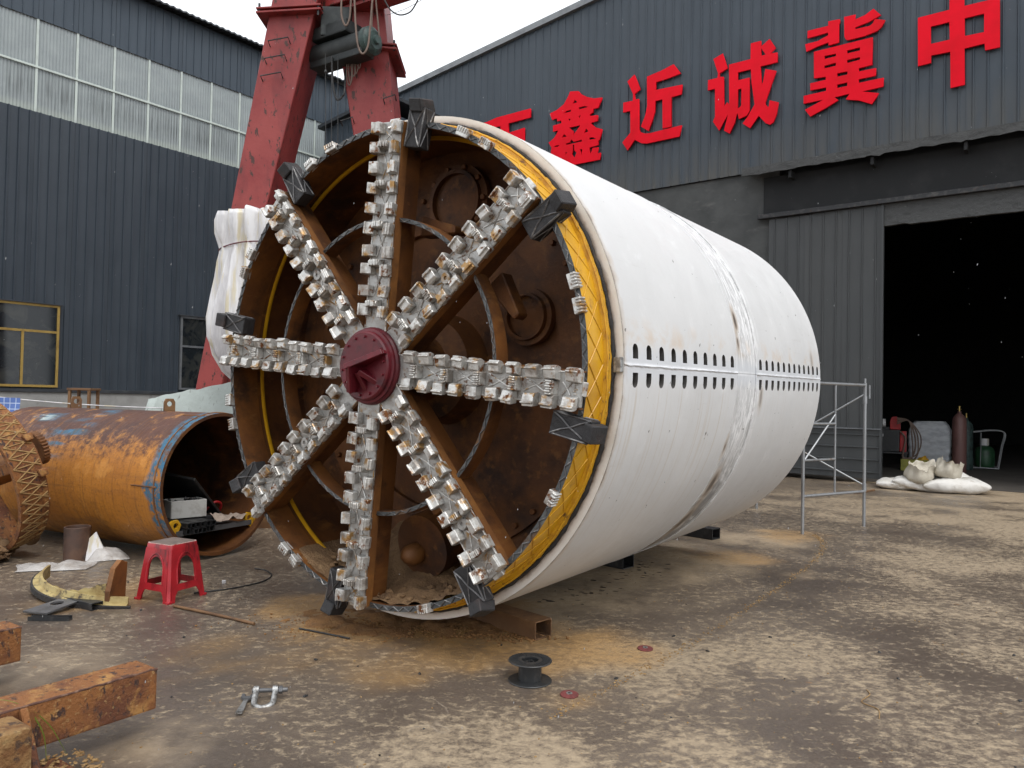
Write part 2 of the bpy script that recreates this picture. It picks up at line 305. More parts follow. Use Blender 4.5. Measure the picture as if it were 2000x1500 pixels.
def ground_material():
    n = NT('yard_concrete'); v = n.co()
    big = n.noise(v, .55, 3, .6, .6); med = n.noise(n.co(loc=(5, 2, 0)), 2.1, 5, .62, .3)
    fine = n.noise(n.co((.8, 1, 1), loc=(1, 9, 0)), 17, 6, .80, .15); fine2 = n.noise(n.co(loc=(3, 3, 4)), 60, 4, .7)
    at = n.t.nodes.new('ShaderNodeAttribute'); at.attribute_name = 'dirt_and_gloom'
    sp_ = n.t.nodes.new('ShaderNodeSeparateColor'); n.t.links.new(at.outputs['Color'], sp_.inputs[0])
    light, dark, ochre = sp_.outputs; tan = at.outputs['Alpha']
    wet = n.mix(n.mr(med, .3, .72), (.100, .077, .060), (.150, .118, .092))
    wet = n.mix(n.mr(fine, .42, .72), wet, (.055, .042, .034))
    crust = n.mix(n.mr(fine2, .3, .75), (.50, .39, .25), (.33, .25, .165))
    # flakes of dried mud: coverage steered by the broad patches
    dens = n.add(n.mul(light, .50), n.mul(dark, -.26), n.mul(big, .55), n.mul(med, .45), -.16)
    wet = n.mix(n.mul(dark, n.mr(fine, .30, .6), .75), wet, (.048, .037, .031))
    flake = n.mr(n.add(fine, n.mul(dens, .27)), .585, .755)
    col = n.mix(n.mul(flake, .82), wet, crust)
    film = n.mr(n.add(n.mul(fine2, .5), n.mul(fine, .4), n.mul(dens, .25)), .50, .72)
    col = n.mix(n.mul(film, n.add(.42, n.mul(light, .25))), col, (.30, .235, .165))
    col = n.mix(n.mul(tan, n.mr(med, .25, .5), .92), col, n.mix(n.mr(fine, .35, .7), (.47, .365, .245), (.33, .25, .165)))
    och = n.mul(ochre, n.mr(n.add(fine, n.mul(med, .5)), .45, .80))
    col = n.mix(n.mul(och, .95), col, n.mix(n.mr(fine2, .35, .65), (.44, .26, .085), (.31, .165, .055)))
    col = n.mix(n.mul(n.mr(n.noise(n.co((1, 1, 1), loc=(7, 7, 7)), 5, 5, .7), .66, .72), .55), col, (.30, .14, .04))
    # dark oil drips and paint specks
    sp = n.mr(n.noise(n.co(loc=(2, 8, 1)), 26, 3, .5), .72, .76)
    col = n.mix(n.mul(sp, n.mr(med, .45, .6)), col, (.02, .017, .015))
    # hairline cracks
    vw = n.t.nodes.new('ShaderNodeVectorMath'); vw.operation = 'ADD'
    nn = n.t.nodes.new('ShaderNodeTexNoise'); n.t.links.new(v, nn.inputs['Vector']); nn.inputs['Scale'].default_value = 1.6; nn.inputs['Detail'].default_value = 6
    sc = n.t.nodes.new('ShaderNodeVectorMath'); sc.operation = 'SCALE'; sc.inputs['Scale'].default_value = .8
    n.t.links.new(nn.outputs['Color'], sc.inputs[0]); n.t.links.new(v, vw.inputs[0]); n.t.links.new(sc.outputs[0], vw.inputs[1])
    cr = n.mr(n.voro(vw.outputs[0], .42, 'DISTANCE_TO_EDGE'), .0, .004, 1, 0)
    col = n.mix(n.mul(cr, n.mr(med, .52, .62), .5), col, (.40, .33, .25))
    n.bump(n.add(n.mul(fine, .5), n.mul(fine2, .35), n.mul(flake, .35), n.mul(cr, -.3)), .4, .008)
    rough = n.add(n.mr(fine, .3, .7, .24, .44), n.mul(flake, .35), n.mul(tan, .2), n.mul(och, .3))
    return n.done(col, rough, 0, .45)
M['ground'] = ground_material()
def frange(a, b, st): return [a + st * i for i in range(int(round((b - a) / st)) + 1)]
gx = [-220, -60, -20] + frange(-8, 13, .1) + [20, 60, 220]; gy = [-220, -40, -5] + frange(2, 17, .1) + [24, 60, 220]
g = B(); nxg = len(gx)
g.v = [(x, y, 0) for y in gy for x in gx]
for j in range(len(gy) - 1):
    for i in range(nxg - 1): g.f.append((j * nxg + i, j * nxg + i + 1, (j + 1) * nxg + i + 1, (j + 1) * nxg + i)); g.mi.append(0)
gm = g.mesh('yard_ground', M['ground'], fix=False)
ca = gm.color_attributes.new('dirt_and_gloom', 'FLOAT_COLOR', 'POINT'); buf = []
def spots(x, y, wob, lst):
    o = 0
    for (a, b, r, k) in lst:
        d = math.hypot(x - a, y - b) + wob * r
        if d < r:
            q = min(1, (r - d) / (r * .85)); o = max(o, k * q * q * (3 - 2 * q))
    return o
for (x, y, z) in g.v:
    wob = .8 * nz(x, y, 0, 1.3) + .5 * nz(x, y, 5, 3.7) + .25 * nz(x, y, 9, 8)
    buf += [spots(x, y, wob, LIGHT), spots(x, y, wob * .9, DARK), spots(x, y, wob, OCHRE), spots(x, y, wob * .7, TAN)]
ca.data.foreach_set('color', buf)
link('yard_ground', gm, kind='structure')

# ------------------------------------------------------------------ cladding
def cladding_material(name, base, lo, streak, bottom=None):
    n = NT(name); v = n.co(kind='Object', rnd=True)
    a = n.noise(n.co((1, 1, .12), True), 5, 7, .6); b = n.noise(v, 1.1, 5, .6); c = n.noise(n.co((1, 1, .3), True), 26, 5, .7)
    oi = n.t.nodes.new('ShaderNodeObjectInfo'); col = n.mix(n.mr(b, .3, .7), base, lo); col = n.mix(n.mul(oi.outputs['Random'], .30), col, streak); col = n.mix(n.mul(n.mr(a, .5, .8), .55), col, streak)
    col = n.mix(n.mul(n.mr(c, .66, .78), .45), col, (.16, .165, .17))
    if bottom:
        z = n.sep(n.tc.outputs['Object'])[2]
        col = n.mix(n.mul(n.mr(z, bottom[0], bottom[1], 1, 0), n.mr(a, .3, .62)), col, bottom[2])
    n.bump(n.noise(n.co((1, 1, .15), True), 3, 3, .5), .45, .03)
    return n.done(col, n.mr(a, .3, .7, .36, .58), 0, .4)
M['clad_navy'] = cladding_material('navy_cladding', (.038, .049, .063), (.030, .040, .052), (.055, .067, .081))
M['clad_up'] = cladding_material('navy_cladding_upper', (.052, .070, .090), (.044, .060, .078), (.036, .050, .068))
M['clad_grey'] = cladding_material('slate_cladding', (.047, .062, .079), (.038, .051, .066), (.060, .075, .091), (7.03, 8.2, (.085, .085, .08)))
M['clad_door'] = cladding_material('dusty_door_cladding', (.042, .046, .048), (.052, .056, .058), (.075, .078, .078))
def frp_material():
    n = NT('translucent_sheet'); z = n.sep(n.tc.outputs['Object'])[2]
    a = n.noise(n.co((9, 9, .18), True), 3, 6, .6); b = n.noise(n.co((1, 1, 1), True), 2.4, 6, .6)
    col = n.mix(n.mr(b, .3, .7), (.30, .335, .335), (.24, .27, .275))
    dirt_and_gloom = n.mul(n.mr(z, .05, .5, 0, 1), n.mr(z, 1.25, .6, 0, 1), n.mr(a, .42, .62))  # dark streaks paint the dim interior seen through onto an opaque sheet
    col = n.mix(n.mul(dirt_and_gloom, .75), col, (.075, .085, .085))
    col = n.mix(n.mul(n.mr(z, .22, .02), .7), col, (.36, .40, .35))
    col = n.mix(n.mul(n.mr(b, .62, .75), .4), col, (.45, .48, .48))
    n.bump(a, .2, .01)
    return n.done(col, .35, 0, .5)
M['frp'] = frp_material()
M['frp_strip'] = weathered('pale_lap_strip', (.52, .58, .54), [((.40, .44, .42), 6, .5, .7, (1, 1, .3), 5)], .45, 0, None)
M['plaster'] = weathered('grey_plaster', (.30, .30, .29), [((.22, .22, .21), 2, .45, .7, (1, 1, 1), 7), ((.15, .145, .14), 5, .58, .75, (1, 1, .4), 7)], .85, 0, (.3, 40, .004))
M['render'] = weathered('smoky_grey_render', (.082, .086, .085), [((.050, .053, .053), 1.2, .42, .68, (1, 1, 1), 7), ((.12, .122, .118), 2.6, .58, .75, (.6, 1, 1.6), 7)], .85, 0, (.4, 14, .01))
M['near_black'] = weathered('near_black_board', (.010, .011, .012), [((.018, .019, .020), 2, .5, .7, (1, 1, 1), 6)], .8, 0, (.3, 20, .006))  # near-black boards in the recess under the canopy
M['flash'] = weathered('torn_flashing', (.060, .062, .062), [((.03, .031, .031), 3, .5, .7, (1, 1, 3), 7), ((.12, .12, .115), 7, .64, .74, (1, 1, 1), 7)], .7, 0, (.8, 9, .03))
M['trim'] = weathered('dark_flashing', (.028, .032, .038), [((.05, .055, .06), 3, .5, .7, (1, 1, 1), 5)], .5, 0, None)
M['roofcap'] = weathered('grey_roof_trim', (.22, .235, .245), [((.15, .16, .17), 3, .5, .7, (1, 1, 1), 5)], .5, 0, None)
M['gold'] = weathered('gold_anodised_frame', (.40, .27, .075), [((.28, .18, .05), 5, .5, .7, (1, 1, 1), 5)], .38, .35, None)
M['alu'] = weathered('grey_window_frame', (.16, .17, .18), [((.10, .11, .12), 5, .5, .7, (1, 1, 1), 5)], .4, .3, None)
def glass_material():
    n = NT('dark_window_glass'); a = n.noise(n.co((1, 1, 1)), 2.2, 6, .6, .8)
    z = n.sep(n.tc.outputs['Object'])[2]
    col = n.mix(n.mr(a, .48, .62), (.008, .011, .014), (.030, .032, .03))
    return n.done(col, .06, 0, .5)
M['glass'] = glass_material()
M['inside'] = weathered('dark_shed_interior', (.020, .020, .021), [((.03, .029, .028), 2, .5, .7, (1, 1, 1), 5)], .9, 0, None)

def sheet(W, z0, z1, nrib, rw=.055, rt=.022, h=.042, top=None, lip=.010):
    """one ribbed sheet in local x 0..W, ribs towards -y; top(x) overrides z1"""
    pts = [(0, -lip)]; sp = W / nrib
    for i in range(nrib):
        c = sp * (i + .5); pts += [(c - rw / 2, 0 if i else -lip * .5), (c - rt / 2, -h), (c + rt / 2, -h), (c + rw / 2, 0)]
    pts += [(W - .002, 0)]
    b = B(); vs = []
    for (x, y) in pts: vs += [(x, y, z0), (x, y, top(x) if top else z1)]
    return b.add(vs, [(2 * i, 2 * i + 2, 2 * i + 3, 2 * i + 1) for i in range(len(pts) - 1)])

# ------------------------------------------------------------------ left workshop
LW = thing('navy_workshop', 'dark navy ribbed steel workshop with a translucent upper band, left of the red crane', 'building', (-11.518, 18.2, 0), (0, 0, rad(52)))
lower = sheet(.9, 1.66, 8.27, 4).mesh('cladding_sheet', M['clad_navy'])
upper = sheet(.9, 10.5, 12.0, 4, h=.02, rt=.012, rw=.03).mesh('upper_cladding_sheet', M['clad_up'])
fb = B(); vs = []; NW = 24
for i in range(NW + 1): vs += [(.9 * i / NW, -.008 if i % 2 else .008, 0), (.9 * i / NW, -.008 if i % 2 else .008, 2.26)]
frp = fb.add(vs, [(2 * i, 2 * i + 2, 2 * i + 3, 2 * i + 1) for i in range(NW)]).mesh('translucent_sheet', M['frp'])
strip = B().b2(-.028, .028, -.030, -.012, 0, 2.25).mesh('lap_strip', M['frp_strip'], bevel=.004, seg=1)
for i in range(17):
    x = -3.6 + .9 * i
    link('cladding_sheet', lower, LW, (x, -.03, 0)); link('upper_cladding_sheet', upper, LW, (x, -.035, 0))
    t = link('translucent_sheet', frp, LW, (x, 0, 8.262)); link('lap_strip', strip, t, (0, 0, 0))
B().b2(-3.6, 11.7, -.05, -.024, 9.32, 9.37).obj('purlin_trim', M['frp_strip'], LW, bevel=.004, seg=1)
B().b2(-3.6, 11.7, -.09, .2, 0, 1.58).obj('plinth', M['plaster'], LW)
B().b2(-3.6, 11.7, -.13, .05, 1.58, 1.665).obj('base_flashing', M['trim'], LW, bevel=.006, seg=1)
B().b2(-3.6, 11.7, .03, .25, 0.0, 11.95).obj('inner_wall', M['inside'], LW)
B().b2(-3.6, 11.7, 6, 6.2, 0, 13.4).obj('rear_wall', M['inside'], LW)
rb = B(); N = 170; vs = []
for i in range(N + 1):
    x = -3.7 + 15.5 * i / N; wv = .016 * (1 if i % 2 else -1)
    vs += [(x, -.36, 11.985 + wv), (x, 6.3, 13.55 + wv), (x, -.36, 12.03 + wv), (x, 6.3, 13.6 + wv)]
fs = []
for i in range(N):
    a = 4 * i; c = a + 4
    fs += [(a, a + 1, c + 1, c), (a + 2, c + 2, c + 3, a + 3), (a, c, c + 2, a + 2), (a + 1, a + 3, c + 3, c + 1)]
rb.add(vs, fs).obj('roof', M['trim'], LW)
def window(parent, x0, x1, z0, z1, mull, trans, fm, y=-.10):
    f = B(); t = .055
    f.b2(x0, x1, y - .05, y, z1 - t, z1).b2(x0, x1, y - .05, y, z0, z0 + t)
    f.b2(x0, x0 + t, y - .05, y, z0 + t, z1 - t).b2(x1 - t, x1, y - .05, y, z0 + t, z1 - t)
    f.b2(x0 + t, x1 - t, y - .045, y, trans - t / 2, trans + t / 2)
    for m in mull: f.b2(m - t / 2, m + t / 2, y - .042, y, z0 + t, trans - t / 2)
    w = f.obj('window', fm, parent)
    xs = [x0] + list(mull) + [x1]
    for a, b in zip(xs, xs[1:]): B().b2(a + .03, b - .03, y - .02, y - .012, z0 + .03, trans).obj('pane', M['glass'], w)
    B().b2(x0 + .03, x1 - .03, y - .02, y - .012, trans, z1 - .03).obj('pane', M['glass'], w)
    B().b2(x0 - .06, x1 + .06, y - .09, y + .04, z1, z1 + .03).obj('drip_cap', M['trim'], w, bevel=.004, seg=1)
    B().b2(x0 + .01, x1 - .01, y + .005, y + .045, z0, z1).obj('backing', M['inside'], w)
    return w
window(LW, -1.75, .64, 1.70, 3.68, [-.95, -.15], 3.03, M['gold'])
window(LW, 3.72, 5.6, 1.72, 3.75, [4.68], 2.92, M['alu'])

# ------------------------------------------------------------------ right workshop
PW = Vector((7.8136, 16.1894, 0)); RA = rad(-37)
RW = thing('slate_workshop', 'slate grey ribbed steel workshop with red lettering and a wide dark doorway', 'building', PW, (0, 0, RA))
zt = lambda x: 13.30 + .1135 * x
for i in range(26):
    x = -16.5 + i
    sheet(1.0, 7.03, 0, 4, rw=.05, rt=.02, h=.024, top=lambda q, x=x: zt(x + q) - .1).obj('cladding_sheet', M['clad_grey'], RW, loc=(x, -.08, 0))
cap = B(); cap.add([(-16.6, -.2, zt(-16.6) - .13), (9.6, -.2, zt(9.6) - .13), (9.6, -.2, zt(9.6) + .04), (-16.6, -.2, zt(-16.6) + .04), (-16.6, .5, zt(-16.6) - .13), (9.6, .5, zt(9.6) - .13), (9.6, .5, zt(9.6) + .04), (-16.6, .5, zt(-16.6) + .04)], [(0, 1, 2, 3), (4, 7, 6, 5), (3, 2, 6, 7), (0, 4, 5, 1), (0, 3, 7, 4), (1, 5, 6, 2)])
cap.obj('verge_trim', M['roofcap'], RW)
B().b2(-16.5, -2.2, -.02, .22, 0, 7.02).obj('rendered_wall', M['render'], RW)
B().b2(8, 9.5, -.02, .22, 0, 7.02).obj('rendered_wall', M['render'], RW)
B().add([(-16.5, .0, 7.03), (9.5, .0, 7.03), (9.5, 0, zt(9.5) - .15), (-16.5, 0, zt(-16.5) - .15), (-16.5, .22, 7.03), (9.5, .22, 7.03), (9.5, .22, zt(9.5) - .15), (-16.5, .22, zt(-16.5) - .15)], [(0, 1, 2, 3), (4, 7, 6, 5), (3, 2, 6, 7), (0, 4, 5, 1), (0, 3, 7, 4), (1, 5, 6, 2)]).obj('inner_wall', M['inside'], RW)
def ragged(x0, x1, zb, ztop, y, d, amp, step, seed):
    r = random.Random(seed); p = [(x0, ztop)]; x = x0; bot = []
    while x < x1:
        bot.append((x, zb + r.uniform(-amp, amp) * (1.6 if r.random() < .12 else .6))); x += r.uniform(.4, 1.4) * step
    bot.append((x1, zb)); poly = [(x1, ztop)] + [(x0, ztop)] + bot
    me = fill2d([poly], d, 'ragged', M['flash']); me.transform(Matrix.Translation((0, y, 0))); return me
me = ragged(-2.19, 7.99, 5.42, 5.9, .0, .10, .018, .22, 3); link('lintel', me, RW)
B().b2(-2.19, 8, .105, .2, 5.5, 7.02).obj('lintel_beam', M['near_black'], RW)
B().b2(-2.55, 9.5, -.06, -.025, 6.0, 6.86).obj('lintel_board', M['near_black'], RW)
for i in range(7): B().b2(-1.9 + 1.7 * i, -1.84 + 1.7 * i, -.36, -.07, 6.70, 6.86).obj('canopy_bracket', M['near_black'], RW)
B().b2(-2.65, 9.4, -.20, -.065, 5.885, 5.99).obj('door_rail', M['darkmetal'], RW, bevel=.008, seg=1)
link('canopy_flashing', ragged(-2.95, 9.5, 6.87, 7.06, -.40, .02, .022, .16, 5), RW)
cb = B(); cb.b2(-2.9, 9.5, -.40, -.09, 7.0, 7.025); cb.obj('canopy', M['flash'], RW)
# sliding door leaf
sdoor = B().b2(-2.40, -.0, -.10, -.065, .10, 5.88).obj('sliding_door', M['clad_door'], RW)
for i in range(3): sheet(.8, 1.16, 5.86, 3, rw=.04, rt=.02, h=.02).obj('door_sheet', M['clad_door'], sdoor, loc=(-2.40 + .8 * i, -.104, 0))


lowm = sheet(1.05, 0, 2.39, 4, rw=.035, rt=.02, h=.025)
lowm.v = [(z + -2.397, y - .106, 1.15 - x) for (x, y, z) in lowm.v]
lowm.obj('kick_sheet', M['clad_door'], sdoor)
B().b2(-.03, .02, -.14, -.055, .10, 5.88).obj('door_edge', M['clad_door'], sdoor)
B().b2(-2.40, .0, -.15, -.10, 1.135, 1.16).obj('door_trim', M['alu'], sdoor)
# shell so that the doorway opens into a real, dark hall
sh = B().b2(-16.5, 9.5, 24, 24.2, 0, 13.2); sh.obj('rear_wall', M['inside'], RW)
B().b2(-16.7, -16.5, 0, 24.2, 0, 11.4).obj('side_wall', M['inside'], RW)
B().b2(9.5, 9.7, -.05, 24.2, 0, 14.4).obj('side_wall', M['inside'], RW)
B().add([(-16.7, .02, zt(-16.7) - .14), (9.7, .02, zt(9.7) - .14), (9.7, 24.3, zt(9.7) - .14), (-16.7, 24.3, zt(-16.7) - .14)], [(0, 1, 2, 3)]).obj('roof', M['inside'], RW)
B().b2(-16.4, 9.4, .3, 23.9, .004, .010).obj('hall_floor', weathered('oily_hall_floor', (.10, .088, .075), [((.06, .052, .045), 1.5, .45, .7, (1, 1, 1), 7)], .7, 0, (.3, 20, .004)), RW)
# low annex at the corner between the two workshops
AN = thing('annex_shed', 'small dark ribbed annex shed in the corner behind the red crane legs', 'shed', PW, (0, 0, RA))
for i in range(3): sheet(.95, 0, 0, 4, top=lambda q, i=i: 9.86 + .13 * (i * .95 + q)).obj('cladding_sheet', M['clad_grey'], AN, loc=(-15.4 + .95 * i, -2.4, 0))
B().add([(-15.5, -2.6, 9.83), (-12.5, -2.6, 10.22), (-12.5, -.12, 10.22), (-15.5, -.12, 9.83), (-15.5, -2.6, 9.93), (-12.5, -2.6, 10.32), (-12.5, -.12, 10.32), (-15.5, -.12, 9.93)], [(0, 3, 2, 1), (4, 5, 6, 7), (0, 1, 5, 4), (1, 2, 6, 5), (2, 3, 7, 6), (3, 0, 4, 7)]).obj('roof', M['trim'], AN)
B().b2(-15.38, -12.57, -2.36, -.14, 0, 9.8).obj('wall', M['clad_grey'], AN)

# ------------------------------------------------------------------ red sign characters
GL = {'a':[[(-10.73,9.82),(-10.42,9.87),(-9.19,9.88),(-9.17,9.62),(-9.96,9.61),(-9.96,9.33),(-9.39,9.37),(-9.38,8.67),(-9.6,8.34),(-9.88,8.34),(-9.86,8.57),(-9.68,8.6),(-9.67,9.08),(-10.03,9.08),(-10.2,8.72),(-10.54,8.39),(-10.79,8.56),(-10.45,8.91),(-10.27,9.34),(-10.25,9.59),(-10.96,9.59),(-10.96,9.81)]],'b':[[(-7.86,10.06),(-7.59,10.01),(-7.51,9.91),(-7.32,9.79),(-7.1,9.7),(-6.85,9.67),(-6.96,9.42),(-7.11,9.42),(-7.12,9.33),(-7.22,9.3),(-7.22,9.25),(-6.98,9.23),(-6.97,9.07),(-7.19,9.06),(-7.04,8.91),(-6.83,8.82),(-6.9,8.55),(-6.94,8.54),(-6.93,8.42),(-7.21,8.4),(-7.2,8.22),(-7.14,8.29),(-7.12,8.37),(-6.94,8.36),(-6.98,8.2),(-6.87,8.2),(-6.88,8.02),(-7.56,8.02),(-8.5,8.02),(-8.49,8.21),(-8.43,8.22),(-8.46,8.51),(-8.44,8.62),(-8.54,8.78),(-8.37,8.87),(-8.26,8.99),(-8.23,9.06),(-8.4,9.06),(-8.4,9.23),(-8.13,9.24),(-8.13,9.32),(-8.26,9.32),(-8.28,9.41),(-8.43,9.39),(-8.52,9.59),(-8.29,9.64),(-8.06,9.75),(-7.92,9.94)],[(-7.78,9.7),(-7.7,9.8),(-7.62,9.71)],[(-7.57,9.56),(-7.39,9.56),(-7.28,9.51),(-7.57,9.5)],[(-8.08,9.5),(-7.96,9.55),(-7.82,9.55),(-7.82,9.5)],[(-7.9,9.31),(-7.82,9.31),(-7.86,9.24)],[(-7.57,9.32),(-7.5,9.33),(-7.55,9.25)],[(-7.87,9.07),(-7.51,9.06),(-7.69,8.88),(-7.75,8.82),(-7.73,8.94)],[(-7.4,8.83),(-7.32,8.93),(-7.25,8.84)],[(-8.11,8.84),(-8.03,8.92),(-7.94,8.84)],[(-7.22,8.67),(-7.12,8.66),(-7.0,8.6),(-7.22,8.61)],[(-8.37,8.63),(-8.31,8.66),(-8.18,8.65),(-8.22,8.61)],[(-7.97,8.65),(-7.83,8.66),(-7.8,8.73),(-7.71,8.65),(-7.45,8.66),(-7.46,8.61),(-7.71,8.61),(-7.96,8.61)],[(-7.74,8.57),(-7.7,8.57),(-7.69,8.41),(-7.62,8.34),(-7.67,8.22),(-7.71,8.23),(-7.77,8.33),(-7.74,8.42)],[(-7.97,8.42),(-7.93,8.4),(-7.97,8.31)],[(-7.51,8.41),(-7.44,8.4),(-7.45,8.22)]],'c':[[(-6.1,9.92),(-5.9,10.05),(-5.72,9.63),(-5.88,9.55),(-5.87,9.4),(-5.76,9.39),(-5.74,8.62),(-5.7,8.52),(-5.58,8.46),(-5.44,8.44),(-4.57,8.47),(-4.62,8.2),(-5.52,8.19),(-5.67,8.23),(-5.86,8.35),(-6.06,8.11),(-6.22,8.35),(-5.99,8.56),(-6.0,9.13),(-6.21,9.13),(-6.21,9.39),(-5.93,9.38),(-5.93,9.55)],[(-5.54,9.91),(-5.13,9.97),(-4.81,10.05),(-4.61,9.77),(-4.9,9.73),(-5.28,9.71),(-5.29,9.51),(-4.57,9.48),(-4.58,9.24),(-4.85,9.23),(-4.84,8.49),(-5.08,8.49),(-5.1,9.23),(-5.29,9.23),(-5.3,8.98),(-5.37,8.75),(-5.47,8.5),(-5.69,8.66),(-5.57,8.92),(-5.52,9.15)]],'d':[[(-3.77,9.91),(-3.54,9.99),(-3.41,9.6),(-3.61,9.53),(-3.61,9.44),(-3.51,9.42),(-3.49,8.7),(-3.41,8.79),(-3.36,8.72),(-3.38,9.68),(-2.86,9.68),(-2.86,10.05),(-2.62,10.05),(-2.62,9.91),(-2.42,10.04),(-2.28,9.8),(-2.4,9.69),(-2.24,9.68),(-2.23,9.45),(-2.62,9.45),(-2.61,9.29),(-2.59,9.01),(-2.56,9.07),(-2.51,9.36),(-2.26,9.26),(-2.32,9.08),(-2.5,8.59),(-2.5,8.54),(-2.44,8.46),(-2.42,8.47),(-2.4,8.61),(-2.2,8.52),(-2.24,8.25),(-2.31,8.08),(-2.39,8.04),(-2.49,8.1),(-2.65,8.3),(-2.85,8.05),(-3.03,8.2),(-2.9,8.35),(-2.75,8.59),(-2.83,9.12),(-2.85,9.44),(-3.16,9.44),(-3.16,9.25),(-2.88,9.25),(-2.87,8.47),(-2.93,8.37),(-3.12,8.32),(-3.16,8.48),(-3.22,8.26),(-3.34,8.02),(-3.48,8.12),(-3.39,8.49),(-3.6,8.14),(-3.76,8.39),(-3.71,8.5),(-3.72,9.18),(-3.9,9.18),(-3.9,9.43),(-3.66,9.43),(-3.65,9.54)],[(-2.61,9.87),(-2.51,9.7),(-2.61,9.69)],[(-3.15,9.03),(-3.07,9.04),(-3.07,8.64),(-3.1,8.6),(-3.16,8.58)]],'e':[[(-1.57,9.99),(-1.13,9.98),(-1.13,10.08),(-0.89,10.06),(-0.88,10.01),(-0.9,9.96),(-0.9,9.55),(-1.12,9.54),(-1.12,9.61),(-1.35,9.58),(-1.59,9.52),(-1.62,9.7),(-1.35,9.7),(-1.13,9.77),(-1.13,9.83),(-1.57,9.82)],[(-0.8,10.08),(-0.57,10.07),(-0.58,9.96),(-0.38,10.0),(-0.21,10.09),(-0.06,9.91),(-0.3,9.83),(-0.57,9.79),(-0.57,9.75),(-0.28,9.74),(-0.22,9.78),(-0.18,9.86),(0.02,9.78),(-0.04,9.66),(-0.13,9.59),(-0.38,9.55),(-0.73,9.55),(-0.77,9.59),(-0.79,9.65)],[(-1.43,9.48),(-0.22,9.48),(-0.22,8.89),(-0.49,8.88),(-0.49,8.81),(-0.15,8.8),(-0.15,8.64),(-0.49,8.64),(-0.49,8.56),(0.0,8.56),(0.0,8.37),(-0.42,8.36),(-0.09,8.25),(-0.22,8.04),(-0.48,8.18),(-0.75,8.26),(-0.67,8.37),(-0.98,8.36),(-0.9,8.28),(-1.17,8.16),(-1.49,8.04),(-1.61,8.22),(-1.21,8.36),(-1.64,8.36),(-1.64,8.54),(-1.16,8.54),(-1.16,8.62),(-1.5,8.63),(-1.5,8.79),(-1.17,8.79),(-1.17,8.86),(-1.42,8.88)],[(-1.2,9.33),(-0.96,9.32),(-0.96,9.26),(-1.2,9.26)],[(-1.2,9.11),(-0.96,9.12),(-0.96,9.05),(-1.2,9.05)],[(-0.73,9.33),(-0.47,9.33),(-0.47,9.26),(-0.73,9.26)],[(-0.73,9.12),(-0.47,9.12),(-0.47,9.06),(-0.73,9.05)],[(-0.93,8.88),(-0.72,8.87),(-0.72,8.8),(-0.93,8.8)],[(-0.93,8.63),(-0.72,8.63),(-0.72,8.55),(-0.93,8.55)]],'f':[[(1.21,10.13),(1.46,10.12),(1.47,9.65),(2.07,9.64),(2.08,8.66),(1.83,8.66),(1.82,8.8),(1.48,8.79),(1.49,8.06),(1.24,8.05),(1.23,8.79),(0.89,8.8),(0.89,8.65),(0.65,8.64),(0.64,9.65),(1.21,9.65)],[(0.88,9.4),(1.21,9.4),(1.22,9.04),(0.88,9.04)],[(1.48,9.4),(1.81,9.4),(1.81,9.03),(1.48,9.04)]]}
names = {'a': ('partly hidden red sign character on slate wall, leftmost, just above the white shell', 'a'), 'b': ('red sign character 鑫 on slate wall, lower edge touching the white shell outline', 'b'),
 'c': ('red sign character 近 on slate wall, third from the left', 'c'), 'd': ('red sign character 诚 on slate wall, between 近 and 冀', 'd'), 'e': ('red sign character 冀 on slate wall, above the left end of the doorway canopy', 'e'), 'f': ('red sign character 中 on slate wall, rightmost and cut by the top of the picture', 'f')}
for k, polys in GL.items():
    cx = sum(p[0] for p in polys[0]) / len(polys[0]); cz = sum(p[1] for p in polys[0]) / len(polys[0])
    if k == 'e': cx, cz = polys[2][0]
    me = fill2d([[(a - cx, b - cz) for a, b in p] for p in polys], .045, 'sign_character', M['signred'])
    o = link('sign_character', me, None, None, None, names[k][0], 'sign', 'red characters on the slate wall')
    o.matrix_world = Matrix.Translation(PW) @ Matrix.Rotation(RA, 4, 'Z') @ Matrix.Translation((cx, -.135, cz))

# ------------------------------------------------------------------ tunnel boring machine (local: x right, y back along the axis, z up)
R0 = 1.68; LT = 4.36
TM = Matrix(((.81670, .57699, -.00875, -.7559), (-.57706, .81661, -.01239, 5.2099), (0, .01517, .99988, 1.8095), (0, 0, 0, 1)))
T = thing('tunnel_boring_machine', 'huge tunnel boring machine, white cylindrical shield and eight-spoked toothed cutterhead', 'machine', M=TM)

